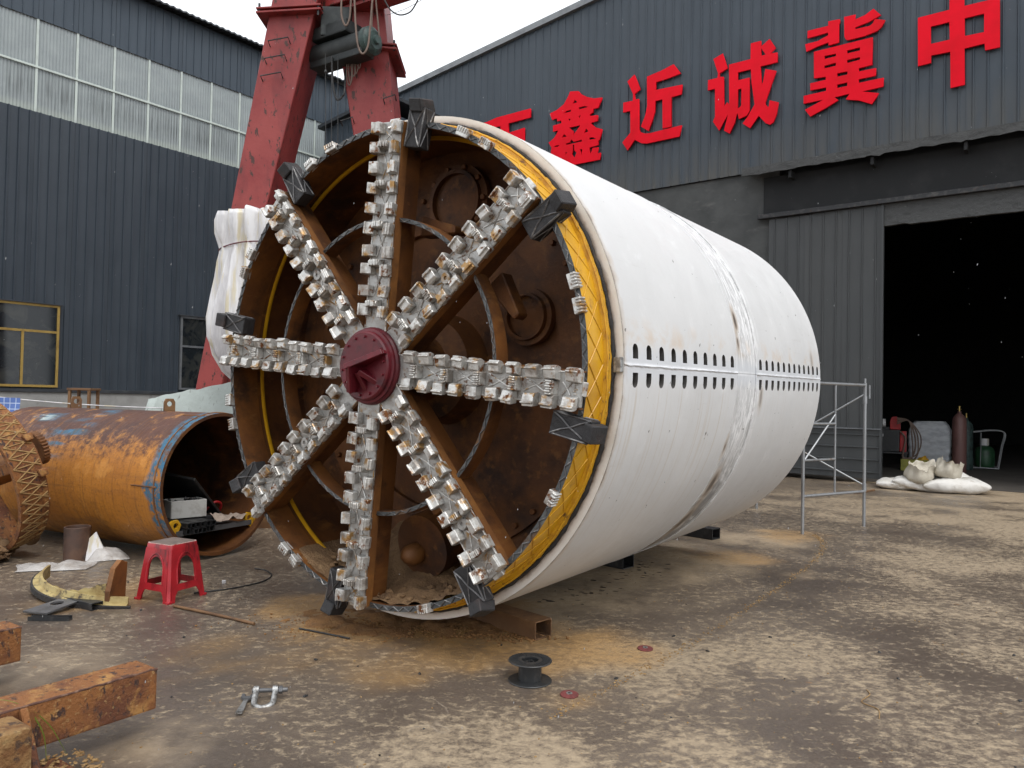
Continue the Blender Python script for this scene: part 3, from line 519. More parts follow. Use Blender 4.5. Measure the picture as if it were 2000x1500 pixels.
def shield_material():
    n = NT('white_shield_steel'); v = n.co(); x, y, z = n.sep(v)
    nb = n.noise(v, 1.3, 4, .6); nm = n.noise(n.co((1, 1, 1), loc=(4, 1, 2)), 5, 5, .65, .4); nf = n.noise(v, 38, 4, .7)
    brush = n.noise(n.co((1, 5, 1), loc=(2, 2, 2)), 7, 5, .7, .6)
    col = n.mix(n.mr(nb, .3, .7), (.67, .67, .667), (.61, .61, .607))
    col = n.mix(n.mul(n.mr(nf, .5, .8), .30), col, (.57, .56, .55))
    col = n.mix(n.mul(n.mr(nm, .60, .78), .45), col, (.82, .82, .82))
    def band(a, b, s): return n.mul(n.mr(y, a, a + s), n.mr(y, b, b - s))
    # brushed steel around the girth joint
    j = n.mul(band(1.72, 2.48, .22), n.mr(brush, .40, .60)); col = n.mix(n.mul(j, .75), col, (.56, .56, .57))
    j2 = n.mul(band(1.84, 2.34, .05), n.mr(nm, .40, .56)); col = n.mix(n.mul(j2, .55), col, (.40, .40, .40))
    j3 = n.mul(band(1.84, 2.48, .14), n.mr(brush, .46, .58)); col = n.mix(n.mul(j3, .95), col, (.86, .86, .86))
    hs = n.mul(n.mr(n.noise(n.co((1, .35, 6), loc=(1, 6, 3)), 6, 5, .7), .60, .70), n.mr(nb, .45, .6)); col = n.mix(n.mul(hs, .3), col, (.50, .48, .46))
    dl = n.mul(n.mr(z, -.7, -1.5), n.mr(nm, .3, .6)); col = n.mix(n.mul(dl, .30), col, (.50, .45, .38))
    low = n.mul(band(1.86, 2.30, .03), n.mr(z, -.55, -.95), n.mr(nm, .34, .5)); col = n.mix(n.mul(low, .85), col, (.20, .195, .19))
    # longitudinal seam
    az = n.m('ABSOLUTE', z); xr = n.mr(x, .8, 1.0)
    sm = n.mul(n.mr(n.add(az, n.mul(n.m('SUBTRACT', brush, .5), .16)), .115, .05), xr); col = n.mix(n.mul(sm, .8), col, (.62, .64, .67))
    s2 = n.mul(n.mr(az, .022, .010), xr); col = n.mix(n.mul(s2, n.mr(nm, .3, .6)), col, (.80, .81, .83))
    s3 = n.mul(n.mr(az, .005, .002), xr); col = n.mix(n.mul(s3, .55), col, (.25, .25, .25))
    # rusty runs below the slots, warm halos above them
    st = n.noise(n.co((.3, 16, .25), loc=(0, 3, 0)), 2, 4, .55)
    run = n.mul(n.mr(z, -.10, -.18), n.mr(z, -1.3, -.35), n.mr(st, .54, .66), n.mr(y, 1.9, 1.6, .3, 1)); col = n.mix(n.mul(run, .38), col, (.46, .36, .24))
    hal = n.mul(n.mr(z, .10, .15), n.mr(z, .30, .17), n.mr(nm, .48, .66), xr); col = n.mix(n.mul(hal, .5), col, (.56, .40, .25))
    # scorch marks
    for (yy, aa, r, k) in ((1.95, 14, .17, 1), (1.93, 8, .13, .8), (2.0, -31, .24, .9), (1.88, -19, .15, .7), (2.02, -45, .3, .9), (2.46, -6, .18, .5), (4.05, 6, .22, .35), (2.02, -58, .3, .8)):
        p = (R0 * cos(rad(aa)), yy, R0 * sin(rad(aa)))
        d = n.dist(n.co((1, 2.4, 1)), (p[0], p[1] * 2.4, p[2]))
        f = n.mr(n.add(d, n.mul(n.m('SUBTRACT', nm, .5), .22)), r, r * .25)
        col = n.mix(n.mul(f, .75 * k), col, (.42, .29, .17)); f2 = n.mr(n.add(d, n.mul(n.m('SUBTRACT', nm, .5), .14)), r * .55, r * .2)
        col = n.mix(n.mul(f2, .9 * k), col, (.05, .04, .035))
    # flame-cut front edge
    e = n.mr(n.add(y, n.mul(n.m('SUBTRACT', nm, .5), .22)), .06, -.01); col = n.mix(n.mul(e, .6), col, (.46, .34, .22))
    e2 = n.mr(n.add(y, n.mul(n.m('SUBTRACT', nm, .5), .09)), .02, -.01); col = n.mix(n.mul(e2, .8), col, (.08, .065, .05))
    col = n.mix(n.mul(n.mr(n.noise(n.co((1, 1, 1), loc=(8, 8, 1)), 17, 3, .5), .735, .75), .8), col, (.08, .07, .06))
    n.bump(n.add(n.mul(nb, 1.0), n.mul(n.noise(n.co((1, 1, 1), loc=(6, 2, 9)), 3.2, 2, .5), .5), n.mul(nf, .06)), .35, .025)
    return n.done(col, n.mr(nm, .3, .7, .42, .58), .0, .45)
M['shield'] = shield_material()
def rim_material():
    n = NT('flame_cut_rim'); v = n.co(); nm = n.noise(v, 5, 5, .7); nf = n.noise(n.co(loc=(3, 3, 3)), 16, 5, .7)
    x, y, z = n.sep(v); r2 = n.m('SQRT', n.add(n.mul(x, x), n.mul(z, z)))
    col = n.mix(n.mr(nf, .35, .7), (.80, .79, .76), (.72, .68, .62))
    inner = n.mr(n.add(r2, n.mul(n.m('SUBTRACT', nm, .5), .075)), 1.648, 1.618)
    col = n.mix(inner, col, (.05, .035, .025)); col = n.mix(n.mul(n.mr(n.add(r2, n.mul(n.m('SUBTRACT', nf, .5), .06)), 1.665, 1.63), .5), col, (.36, .22, .12))
    n.bump(nf, .3, .006); return n.done(col, .6, .1)
M['rim'] = rim_material()

def shell(name, y0, y1, slots):
    th = .035; b = B(); b.lathe([(R0, y0), (R0, y1), (R0 - th, y1), (R0 - th, y0)], 144, closed=True, mis=[0, 0, 1, 1])
    me = b.mesh(name, [M['shield'], M['inner_wall']], fix=True)
    o = link(name, me, None)
    if slots:
        c = B()
        for yy in slots:
            for s in (1, -1):
                w = .034; pts = [(yy - w, .040 * s), (yy + w, .040 * s), (yy + w, .092 * s)]
                pts += [(yy + w * cos(t), (.092 + w * sin(t)) * s) for t in [pi * i / 10 for i in range(1, 10)]] + [(yy - w, .092 * s)]
                c.prism(pts if s > 0 else pts[::-1], 1.3, 1.9, lambda a, q, h: (h, a, q))
        co = link('cut', c.mesh('cut', M['slot']), None)
        md = o.modifiers.new('b', 'BOOLEAN'); md.operation = 'DIFFERENCE'; md.object = co; md.solver = 'EXACT'; md.material_mode = 'TRANSFER'
        dg = bpy.context.evaluated_depsgraph_get(); dg.update(); nm = bpy.data.meshes.new_from_object(o.evaluated_get(dg))
        o.modifiers.clear(); o.data = nm; bpy.data.objects.remove(co); me = nm
    me.shade_smooth()
    nl = []
    for p in me.polygons:
        rr = [math.hypot(me.vertices[i].co.x, me.vertices[i].co.z) for i in p.vertices]
        curved = abs(p.normal.y) < .5 and max(abs(r - R0) for r in rr) < .003 and abs(p.normal.x * p.center.x + p.normal.z * p.center.z) > .8 * math.hypot(p.center.x, p.center.z)
        for i in p.vertices:
            if curved:
                q = me.vertices[i].co; nl.append(Vector((q.x, 0, q.z)).normalized())
            else: nl.append(p.normal.copy())
    me.normals_split_custom_set(nl)
    o.parent = T; return o
M['slot'] = weathered('dark_slot_wall', (.10, .095, .09), [((.05, .045, .04), 9, .45, .7, (1, 1, 1), 5)], .7, .1, None)  # dark colour on the cut walls of the slots
M['inner_wall'] = weathered('dim_inner_steel', (.10, .09, .08), [((.05, .04, .035), 3, .45, .7, (1, 1, 1), 5)], .7, .1, None)
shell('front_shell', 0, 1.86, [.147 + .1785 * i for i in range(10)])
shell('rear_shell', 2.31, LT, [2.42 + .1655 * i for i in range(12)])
jb = B().lathe([(R0 - .005, 1.84), (R0 - .005, 2.33), (R0 - .06, 2.33), (R0 - .06, 1.84)], 144, closed=True); jb.obj('joint_band', M['shield'], T, smooth=40)
# weld beads along the seam and round the joint
def bead_path(f, n): return [f(i / n) for i in range(n + 1)]
wb = B(); rj = random.Random(2)
for (a, b) in ((.0, 1.86), (2.31, LT)):
    wb.tube(bead_path(lambda t: (R0 + .001, a + (b - a) * t, rj.uniform(-.002, .002)), 60), [.006 + rj.uniform(-.0015, .002) for _ in range(61)], 6)
for yy in (1.862, 2.308):
    wb.tube([(R0 * cos(2 * pi * i / 300), yy + rj.uniform(-.003, .003), R0 * sin(2 * pi * i / 300)) for i in range(300)], .005, 5, closed=True)
wb.obj('seam_weld', M['shield'], T, smooth=60)
B().lathe([(R0 - .0005, -.001), (1.615, -.001)], 144).obj('shield_rim', M['rim'], T, smooth=30)
sb_ = B().box((R0 - .028, -.012, 0), (.05, .03, .085)); sb_.obj('seam_lug', M['chrome'], T, bevel=.006)
# end plate of the tail
B().lathe([(0, LT - .35), (R0 - .06, LT - .35)], 64).obj('tail_plate', M['inner_wall'], T)
# gap and blackened bead between ring and shield
gb = B(); rj = random.Random(5)
gb.tube([((1.618) * cos(t), -.012 + rj.uniform(-.004, .004), 1.618 * sin(t)) for t in [2 * pi * i / 260 for i in range(260)]], [.013 + rj.uniform(-.004, .006) for _ in range(260)], 6, closed=True)
gb.obj('scorched_bead', M['black'], T, smooth=60)

# ---- cutter ring
cr_ = B().lathe([(1.581, -.226), (1.583, -.055), (1.606, -.05), (1.608, .0), (1.56, .0), (1.545, -.226)], 144, closed=True, mis=[0, 1, 1, 2, 2, 3])
cr_.obj('cutter_ring', [M['yellow'], M['yellow_rough'], M['rust_ring'], M['weld_dark']], T, smooth=30)
rg = B(); rj = random.Random(3)
for k in range(5):
    yk = -.050 + .011 * k
    rg.tube([((1.607 + rj.uniform(-.002, .004)) * cos(t), yk + rj.uniform(-.003, .003), (1.607 + rj.uniform(-.002, .004)) * sin(t)) for t in [2 * pi * i / 220 for i in range(220)]], [.006 + rj.uniform(-.002, .003) for _ in range(220)], 5, closed=True)
rg.obj('ring_weld', M['yellow_rough'], T, smooth=60)
wg = B(); NG = 56
for i in range(NG):
    for s in (1, -1):
        t0 = 2 * pi * i / NG; dt = s * 2 * pi / NG
        wg.tube([((1.584) * cos(t0 + dt * q), -.218 + .155 * q, 1.584 * sin(t0 + dt * q)) for q in (0, .25, .5, .75, 1)], .0034, 5)
wg.obj('weld_grid', M['yellow'], T, smooth=60)
def zigzag(r0, r1, y, n, rad_, amp=1):
    z = B()
    pts = []
    for i in range(2 * n):
        t = pi * i / n; r = r0 if i % 2 else r1
        pts.append((r * cos(t), y, r * sin(t)))
    for i in range(2 * n): z.tube([pts[i], pts[(i + 1) % (2 * n)]], rad_, 5)
    return z
zigzag(1.549, 1.577, -.229, 110, .0042).obj('edge_weld', M['block_weld'], T, smooth=60)
B().lathe([(1.535, .03), (1.56, .03), (1.56, .045), (1.535, .045)], 128, closed=True).obj('yellow_lip', M['yellow'], T, smooth=30)
B().lathe([(1.562, .0), (1.57, .46)], 96).obj('chamber_wall', M['rust_in'], T, smooth=40)
B().lathe([(1.57, .46), (0, .46)], 96).obj('bulkhead', M['rust_in'], T)
# bulkhead fittings
fl = B().lathe([(1.02, .42), (1.30, .42), (1.30, .46), (1.02, .46)], 96, closed=True); fl.obj('bearing_flange', M['rust_in'], T, smooth=30)
bolt = B().cyl((0, 0, 0), (0, -.03, 0), .022, n=6).mesh('bolt', M['rust_in'], bevel=.004, seg=1)
for i in range(44):
    t = 2 * pi * i / 44; link('bolt', bolt, T, (1.25 * cos(t), .42, 1.25 * sin(t)))
def manhole(x, z, r):
    b = B(); b.lathe([(0, -.05), (r * .72, -.05), (r * .72, -.09), (r * .82, -.09), (r * .82, -.05), (r, -.05), (r, 0)], 40)
    m = b.obj('manhole', M['rust_in'], T, smooth=30, loc=(x, .42, z))
    for i in range(10 if r > .2 else 0):
        t = 2 * pi * i / 10; link('bolt', bolt, m, (r * .9 * cos(t), -.05, r * .9 * sin(t)))
manhole(.17, 1.18, .27); manhole(.78, .34, .19)
cc = B().lathe([(.24, -.20), (.24, .2), (.36, .28), (.40, .46)], 48); cc.obj('centre_column', M['rust_in'], T, smooth=30)
# middle ring
mr_ = B().lathe([(.972, -.227), (.972, -.11), (.946, -.11), (.946, -.227)], 112, closed=True, mis=[0, 0, 0, 1]); mr_.obj('middle_ring', [M['rust_ring'], M['weld_dark']], T, smooth=30)
zigzag(.949, .969, -.230, 64, .0034).obj('edge_weld', M['block_weld'], T, smooth=60)

# ---- spokes
pl = B().b2(.20, 1.575, -.27, -.245, -.095, .095); sp_me = pl.mesh('spoke', M['silver'], bevel=.004, seg=1)
wbm = B().b2(.26, 1.54, -.245, -.06, .07, .086).b2(.26, 1.54, -.245, -.06, -.086, -.07).b2(.26, 1.54, -.078, -.056, -.07, .07)
web_me = wbm.mesh('spoke_web', M['rust_in'])  # dark chamber rust paints in the shadow lying on the web
fr_ = B().b2(.22, 1.57, -.262, -.205, .0955, .104).b2(.22, 1.57, -.262, -.205, -.104, -.0955); flg_me = fr_.mesh('spoke_edge', M['rust_web'])
def tooth_mesh(sgn, k):
    rr = random.Random(k); b = B(); j = lambda a: rr.uniform(-a, a)
    prof = [(.0, 0), (.006, .046), (.014, .058), (.060, .066), (.063, .080), (.076, .079), (.079, .066), (.090, .062), (.093, .030), (.082, .0)]
    prof = [(t * .86 + j(.004), h * .92 + j(.005)) for t, h in prof]
    if sgn < 0: prof = prof[::-1]
    b.prism([(t * sgn, h) for t, h in prof], -.037 + j(.004), .037 + j(.004), lambda a, h, x: (x, -h, a))
    return b.mesh('scraper_tooth', M['silver_lt'], bevel=.003, seg=1)
TOOTH = {1: [tooth_mesh(1, i) for i in range(6)], -1: [tooth_mesh(-1, 9 + i) for i in range(6)]}
def ripper_mesh(k):
    rr = random.Random(k + 40); b = B()
    b.prism([(-.026, 0), (-.019, .050), (.0, .062), (.019, .050), (.028, 0)], -.040, .040, lambda a, h, x: (a, -h, x))
    for i in range(6):
        z = -.034 + .0136 * i
        b.box((rr.uniform(-.003, .003), -.062 + rr.uniform(-.004, .004), z), (.038, .024, .0108))
    return b.mesh('ripper_tooth', M['silver_lt'], bevel=.004, seg=1)
RIP = [ripper_mesh(i) for i in range(3)]
nozzle = B().lathe([(.0, -.012), (.012, -.012), (.013, -.022), (.034, -.022), (.040, .0)], 20).mesh('nozzle', M['silver'], smooth=30)
bead = B()
rb_ = random.Random(8); RADR = [.41, .66, .91, 1.16, 1.41]
for a, b in zip(RADR, RADR[1:] + [1.56]):
    p, q = a + .045, b - .045
    for s in (1, -1):
        bead.tube([(p + (q - p) * t, -.272 + rb_.uniform(-.001, .001), s * (-.038 + .076 * t) + rb_.uniform(-.004, .004)) for t in (0, .33, .66, 1)], .0042, 5)
for s in (1, -1):
    bead.tube([(.22 + 1.34 * i / 60, -.271, s * .092 + rb_.uniform(-.002, .002)) for i in range(61)], .0045, 5)
bead_me = bead.mesh('hardfacing_bead', M['silver_lt'], smooth=60)
gus = B().prism([(.88, .09), (.90, .38), (.95, .38), (1.02, .09)], -.01, .10, lambda a, t, y: (a, y, -t))
gus_me = gus.mesh('mixing_arm', M['rust_in'], bevel=.008, seg=1)
rt = random.Random(11)
for k in range(8):
    ph = rad(-5.3 + 45 * k); Rm = Matrix.Rotation(-ph, 4, 'Y')
    sp = link('spoke', sp_me, T, M=Rm)
    link('spoke_web', web_me, sp); link('spoke_edge', flg_me, sp); link('hardfacing_bead', bead_me, sp)
    if k in (1, 2, 7): link('mixing_arm', gus_me, sp)
    for i in range(10):
        for s in (1, -1):
            r = .350 + .1305 * i + rt.uniform(-.006, .006) + (.012 if s > 0 else 0)
            link('scraper_tooth', rt.choice(TOOTH[s]), sp, (r, -.268, s * (.040 + rt.uniform(-.005, .005))), (rt.uniform(-.07, .07), rt.uniform(-.08, .08), rt.uniform(-.06, .06)))
    for i, r in enumerate(RADR): link('ripper_tooth', rt.choice(RIP), sp, (r + rt.uniform(-.01, .01), -.268, rt.uniform(-.006, .006)), (0, rt.uniform(-.06, .06), 0))
    o = link('ripper_tooth', RIP[k % 3], sp, (1.585, -.225, rt.uniform(-.02, .02)), (rt.uniform(-.1, .1), 0, -1.0))
    if k in (1, 3, 5, 7): link('nozzle', nozzle, sp, (.82 if k != 7 else 1.22, -.270, .0))
# ---- gauge cutters beside each spoke tip
def gauge_mesh():
    b = B(); b.box((1.535, -.215, 0), (.25, .10, .125)); return b.mesh('gauge_cutter', M['block'], bevel=.008)
gm_ = gauge_mesh()
tipb = B().prism([(1.625, -.285), (1.70, -.315), (1.725, -.19), (1.665, -.15)], -.05, .05, lambda a, y, z: (a, y, z)); tip_me = tipb.mesh('cutter_tip', M['block'], bevel=.006, seg=1)
xb = B()
for (a, b_) in (((1.42, -.058), (1.65, .058)), ((1.42, .058), (1.65, -.058))):
    xb.tube([(a[0] + (b_[0] - a[0]) * t, -.267, a[1] + (b_[1] - a[1]) * t + .004 * sin(9 * t)) for t in (0, .25, .5, .75, 1)], .0055, 5)
    xb.tube([(a[0] + (b_[0] - a[0]) * t, -.215 + a[1] * .6 - 1.2 * a[1] * t, .064) for t in (0, .5, 1)], .005, 5)
    xb.tube([(a[0] + (b_[0] - a[0]) * t, -.215 + a[1] * .6 - 1.2 * a[1] * t, -.064) for t in (0, .5, 1)], .005, 5)
for s in (1, -1): xb.tube([(1.415 + .24 * t, -.264, s * .061) for t in (0, .5, 1)], .006, 5)
xb_me = xb.mesh('weld_cross', M['block_weld'], smooth=60)
for k in range(8):
    ph = rad(-5.3 + 45 * k - 7.6)
    gc = link('gauge_cutter', gm_, T, M=Matrix.Rotation(-ph, 4, 'Y')); link('cutter_tip', tip_me, gc); link('weld_cross', xb_me, gc)
# ---- edge scrapers on the ring
es = B(); es.prism([(-.030, 0), (-.026, .045), (.026, .05), (.030, 0)], -.045, .045, lambda a, h, z: (h, -.012 + a, z))
for i in range(5): es.box((.040, -.016, -.036 + .018 * i), (.034, .062, .013))
es_me = es.mesh('edge_scraper', M['silver_lt'], bevel=.004, seg=1)
for (r, a) in ((1.585, 114.8), (1.585, 106.8), (1.585, 62.8), (1.585, 55.5), (1.575, 16.7), (1.575, 11.6), (1.57, -28.2), (1.58, -73.3), (1.585, -124.3), (1.585, -119.3), (1.59, -171), (1.59, -164.2), (1.585, 152.5), (1.585, 147)):
    e = link('edge_scraper', es_me, T, M=Matrix.Rotation(-rad(a), 4, 'Y') @ Matrix.Translation((r - .040, -.222, 0)) @ Matrix.Rotation(rt.uniform(-.15, .15), 4, 'X'))
# ---- hub
hb_ = B().lathe([(.300, -.235), (.300, -.288), (.288, -.300), (.288, -.318), (.268, -.322), (.264, -.344), (.252, -.354), (0, -.354)], 64)
hub = hb_.obj('hub', M['hub'], T, smooth=35); hub.scale = (.84, 1, .84)
hbolt = B().cyl((0, 0, 0), (0, -.012, 0), .011, n=6).mesh('bolt', M['hub'])
for i in range(14):
    t = 2 * pi * (i + .3) / 14; link('bolt', hbolt, hub, (.225 * cos(t), -.354, .225 * sin(t)))
def blade(ang, pts, th, name='fishtail_blade', m='hub'):
    b = B(); b.prism(pts, -th / 2, th / 2, lambda r, h, t: (r * cos(ang) - t * sin(ang), -h, r * sin(ang) + t * cos(ang)))
    return b.obj(name, M[m], hub, bevel=.004, seg=1)
blade(rad(22), [(-.02, .35), (.272, .35), (.272, .385), (-.02, .475)], .028)
blade(rad(22), [(-.03, .475), (.275, .385), (.275, .405), (-.03, .497)], .042, 'blade_edge')
blade(rad(252), [(-.02, .35), (.21, .35), (.215, .405), (-.02, .475)], .028)
blade(rad(252), [(.0, .468), (.22, .403), (.22, .422), (.0, .490)], .042, 'blade_edge')
for (a, o) in ((rad(-40), .08), (rad(-85), .10)):
    b = B(); b.prism([(.02, .35), (.17, .35), (.03, .43)], -.02, .02, lambda r, h, t: (.02 + r * cos(a) - t * sin(a), -h, -.03 + r * sin(a) + t * cos(a))); b.obj('gusset', M['hub'], hub, bevel=.003, seg=1)
# ---- screw conveyor mouth
sc_ = B(); sc_.cyl((.10, .46, -1.16), (.10, .12, -1.22), .22, n=28); so_ = sc_.obj('screw_casing', M['rust_in'], T, smooth=40)
B().blob((.06, .08, -1.27), .075, .10, .075, 16, 9, .04).obj('screw_tip', M['rust_web'], so_, smooth=80)

# ---- soil lying inside the head
def soil_heap():
    b = B(); NX, NY = 56, 36; vs = []
    for j in range(NY + 1):
        for i in range(NX + 1):
            x = -.85 + 1.75 * i / NX; y = -.20 + .66 * j / NY
            h = .02 + .10 * max(0, y + .2) + .42 * math.exp(-((x + .22) / .28) ** 2) * max(0, (y + .02) / .48) ** 1.3 + .12 * math.exp(-((x - .25) / .35) ** 2) * max(0, y + .15)
            h *= 1 + .5 * nz(x, y, 0, 4) ; h += .030 * nz(x, y, 3, 11) + .022 * abs(nz(x, y, 7, 25)) + .012 * nz(x, y, 1, 50)
            e = max(0, 1 - (abs(x - .02) / .87) ** 4); h = h * e - .01 * (1 - e) - .012 * (y < -.17)
            vs.append((x, y, -math.sqrt(1.545 ** 2 - x * x) + h))
    b.add(vs, [(j * (NX + 1) + i, j * (NX + 1) + i + 1, (j + 1) * (NX + 1) + i + 1, (j + 1) * (NX + 1) + i) for j in range(NY) for i in range(NX)])
    rr = random.Random(4)
    for i in range(150):
        x = rr.uniform(-.7, .75); y = rr.uniform(-.18, .3); r = rr.choice((.006, .009, .014, .022, .035)); 
        b.blob((x, y, -math.sqrt(1.545 ** 2 - x * x) + .03 + .1 * max(0, y + .2)), r, r * .8, r * .7, 7, 5, .25, rr)
    return b
o = soil_heap().obj('soil_heap', M['soil'], None, smooth=50, label='clumpy brown soil lying in the bottom of the cutterhead', cat='soil', kind='stuff'); o.matrix_world = TM

# ---- square tubes the machine rests on
def sq_tube(name, p, q, w, h, th, mat, z0=0.0, **kw):
    p, q = Vector((*p, 0)), Vector((*q, 0)); d = (q - p); L = d.length; t = thing(name, kw['label'], kw['cat'], p, (0, 0, math.atan2(d.y, d.x)), kw.get('group'))
    b = B(); oz = z0
    for (a, c) in (((-w / 2, 0), (w / 2, 0)),): pass
    prof = [(-w / 2, oz), (w / 2, oz), (w / 2, oz + h), (-w / 2, oz + h)]; inn = [(-w / 2 + th, oz + th), (w / 2 - th, oz + th), (w / 2 - th, oz + h - th), (-w / 2 + th, oz + h - th)]
    vs = [(x, a, c) for x in (0, L) for a, c in prof] + [(x, a, c) for x in (0, L) for a, c in inn]; fs = []
    for i in range(4):
        j = (i + 1) % 4; fs += [(i, j, 4 + j, 4 + i), (8 + i, 12 + i, 12 + j, 8 + j), (i, 8 + i, 8 + j, j), (4 + i, 4 + j, 12 + j, 12 + i)]
    b.add(vs, fs); b.obj('tube_body', mat, t, bevel=.006); return t
sq_tube('square_tube', (.245, 5.21), (-1.6, 7.1), .16, .125, .009, M['tube_rust'], label='rusty square tube with an open end under the front of the white shield', cat='tube', group='tubes under the machine')
sq_tube('square_tube', (1.16, 7.46), (-.6, 9.2), .18, .125, .010, M['darkmetal'], label='dark square tube under the middle of the white shield', cat='tube', group='tubes under the machine')
sq_tube('square_tube', (2.46, 9.15), (.8, 10.8), .18, .13, .010, M['darkmetal'], label='dark square tube under the tail of the white shield', cat='tube', group='tubes under the machine')

# ------------------------------------------------------------------ gantry crane
GC = thing('gantry_crane', 'tall red gantry crane with two sloping box legs behind the cutterhead', 'crane', (-3.6, 13.4, 0))
def leg(b0, b1, t0, t1, zt_, y0, y1, name='leg'):
    b = B(); o = Vector((-3.6, 13.4, 0))
    vs = [Vector(v) - o for v in ((b0, y0, 0), (b1, y0, 0), (b1, y1, 0), (b0, y1, 0), (t0, y0, zt_), (t1, y0, zt_), (t1, y1, zt_), (t0, y1, zt_))]
    b.add(vs, [(0, 3, 2, 1), (4, 5, 6, 7), (0, 1, 5, 4), (1, 2, 6, 5), (2, 3, 7, 6), (3, 0, 4, 7)]); return b.obj(name, M['gantry'], GC, bevel=.012, seg=1)
z9 = 8.9
l1 = leg(-5.64, -5.30, -4.28 + .168 * (z9 - 8.09), -3.48 + .23 * (z9 - 8.3), z9, 13.0, 13.85)
l2 = leg(-1.70, -1.36, -3.04 - .198 * (z9 - 7.4), -2.33 - .105 * (z9 - 8.13), z9, 13.2, 14.2)
def collar(x0, x1, y0, y1, z, parent, tilt):
    o = Vector((-3.6, 13.4, 0)); b = B(); Mx = Matrix.Rotation(tilt, 3, 'Y')
    b.box(Vector(((x0 + x1) / 2, (y0 + y1) / 2, z)) - o, (x1 - x0, y1 - y0, .035), Mx); b.box(Vector(((x0 + x1) / 2, (y0 + y1) / 2, z + .07)) - o, (x1 - x0, y1 - y0, .03), Mx)
    c = b.obj('collar', M['gantry'], parent, bevel=.006, seg=1)
    for x in (x0 + .05, x1 - .05): B().cyl(Vector((x, y0 + .04, z + .12)) - o, Vector((x, y0 + .04, z - .06)) - o, .02, n=8).obj('bolt', M['darkmetal'], c)
collar(-4.46, -3.36, 12.85, 14.0, 8.13, l1, -.08); collar(-3.12, -2.10, 13.10, 14.30, 7.66, l2, .06)
for i in range(3):   # ladder rungs
    z = 7.62 - .30 * i; x = -4.05 - .055 * i - .05
    B().tube([Vector(p) - Vector((-3.6, 13.4, 0)) for p in ((x - .14, 12.99, z - .06), (x - .14, 12.86, z - .02), (x + .2, 12.86, z + .05), (x + .2, 12.99, z + .0))], .011, 6).obj('rung', M['wire'], l1)
for (x, z) in ((-2.2, 6.75), (-2.92, 6.35)):
    B().tube([Vector(p) - Vector((-3.6, 13.4, 0)) for p in ((x - .1, 13.19, z - .06), (x - .1, 13.05, z - .02), (x + .1, 13.05, z + .05), (x + .1, 13.19, z))], .011, 6).obj('rung', M['wire'], l2)
bd = Vector((.85, -.52, 0)).normalized()
bp = Vector((-4.3, 14.1, 0)) - Vector((-3.6, 13.4, 0))
gb_ = B().bar(bp + Vector((0, 0, 8.85)), bp + bd * 13 + Vector((0, 0, 8.85)), .55, .95); girder = gb_.obj('girder', M['gantry'], GC, bevel=.01, seg=1)
B().bar(bp + Vector((0, 0, 8.33)), bp + bd * 13 + Vector((0, 0, 8.33)), .34, .06).obj('runway_flange', M['gantry'], girder)
HO = thing('electric_hoist', 'dark oily hoist drum with a green end cap hanging between the red crane legs', 'hoist', (-2.95, 13.05, 8.3))
hp = Vector((-.62, .40, -.72)); hq = Vector((.42, -.26, -.72))
B().cyl(hp, hq, .20, n=24).obj('drum', M['hoist'], HO, smooth=40)
B().bar(hp + Vector((0, 0, -.17)), hq + Vector((0, 0, -.17)) * .95, .30, .16).obj('drum_guard', M['hoist'], HO, bevel=.02)
e = B(); e.cyl(hq, hq + bd * .10, .235, .235, n=28); e.cyl(hq + bd * .10, hq + bd * .17, .235, .15, n=28); e.cyl(hq + bd * .17, hq + bd * .22, .08, .07, n=16); ec = e.obj('end_cap', M['hoist_green'], HO, smooth=35)
for i in range(6):
    t = 2 * pi * i / 6; u_ = Vector((.52, .85, 0)) * (.20 * cos(t)) + Vector((0, 0, .20 * sin(t))); B().cyl(hq + bd * .09 + u_, hq + bd * .125 + u_, .014, n=6).obj('bolt', M['hoist'], ec)
B().bar(Vector((-.2, .13, -.5)), Vector((-.2, .13, .0)), .3, .5).obj('trolley', M['hoist'], HO, bevel=.02)
B().bar(Vector((-.55, .35, -.42)), Vector((.15, -.1, -.42)), .42, .22).obj('motor_box', M['hoist'], HO, bevel=.03)
def cat(pts, n=12):
    """smooth path through points"""
    P = [Vector(p) for p in pts]; P = [P[0] * 2 - P[1]] + P + [P[-1] * 2 - P[-2]]; o = []
    for i in range(1, len(P) - 2):
        for k in range(n):
            t = k / n; a, b, c, d = P[i - 1], P[i], P[i + 1], P[i + 2]
            o.append(.5 * ((2 * b) + (c - a) * t + (2 * a - 5 * b + 4 * c - d) * t * t + (3 * b - a - 3 * c + d) * t ** 3))
    return o + [P[-2]]
def cable(pts, r, m, label, group='cables hanging from the crane', name='crane_cable', category='cable', n=10, seg=7):
    path = cat(pts, n); o = path[0].copy(); return B().tube([p - o for p in path], r, seg).obj(name, M[m], None, smooth=60, loc=o, label=label, cat=category, group=group)
cable([(-2.953, 12.600, 8.254), (-2.945, 12.600, 7.928), (-2.873, 12.600, 7.758), (-2.809, 12.600, 7.888), (-2.792, 12.600, 8.257)], .017, 'cable', 'short brown cable loop hanging nearest the left crane leg')
cable([(-2.719, 12.500, 8.205), (-2.681, 12.500, 7.670), (-2.632, 12.500, 7.356), (-2.553, 12.500, 7.247), (-2.473, 12.500, 7.393), (-2.440, 12.500, 7.802), (-2.416, 12.500, 8.211)], .017, 'cable', 'longest brown cable loop hanging in front of the green hoist cap')
cable([(-2.455, 12.700, 8.317), (-2.460, 12.700, 7.815), (-2.421, 12.700, 7.591), (-2.369, 12.700, 7.575), (-2.337, 12.700, 7.679), (-2.381, 12.700, 8.076), (-2.403, 12.700, 8.318)], .015, 'cable', 'narrow brown cable loop beside the right crane leg')
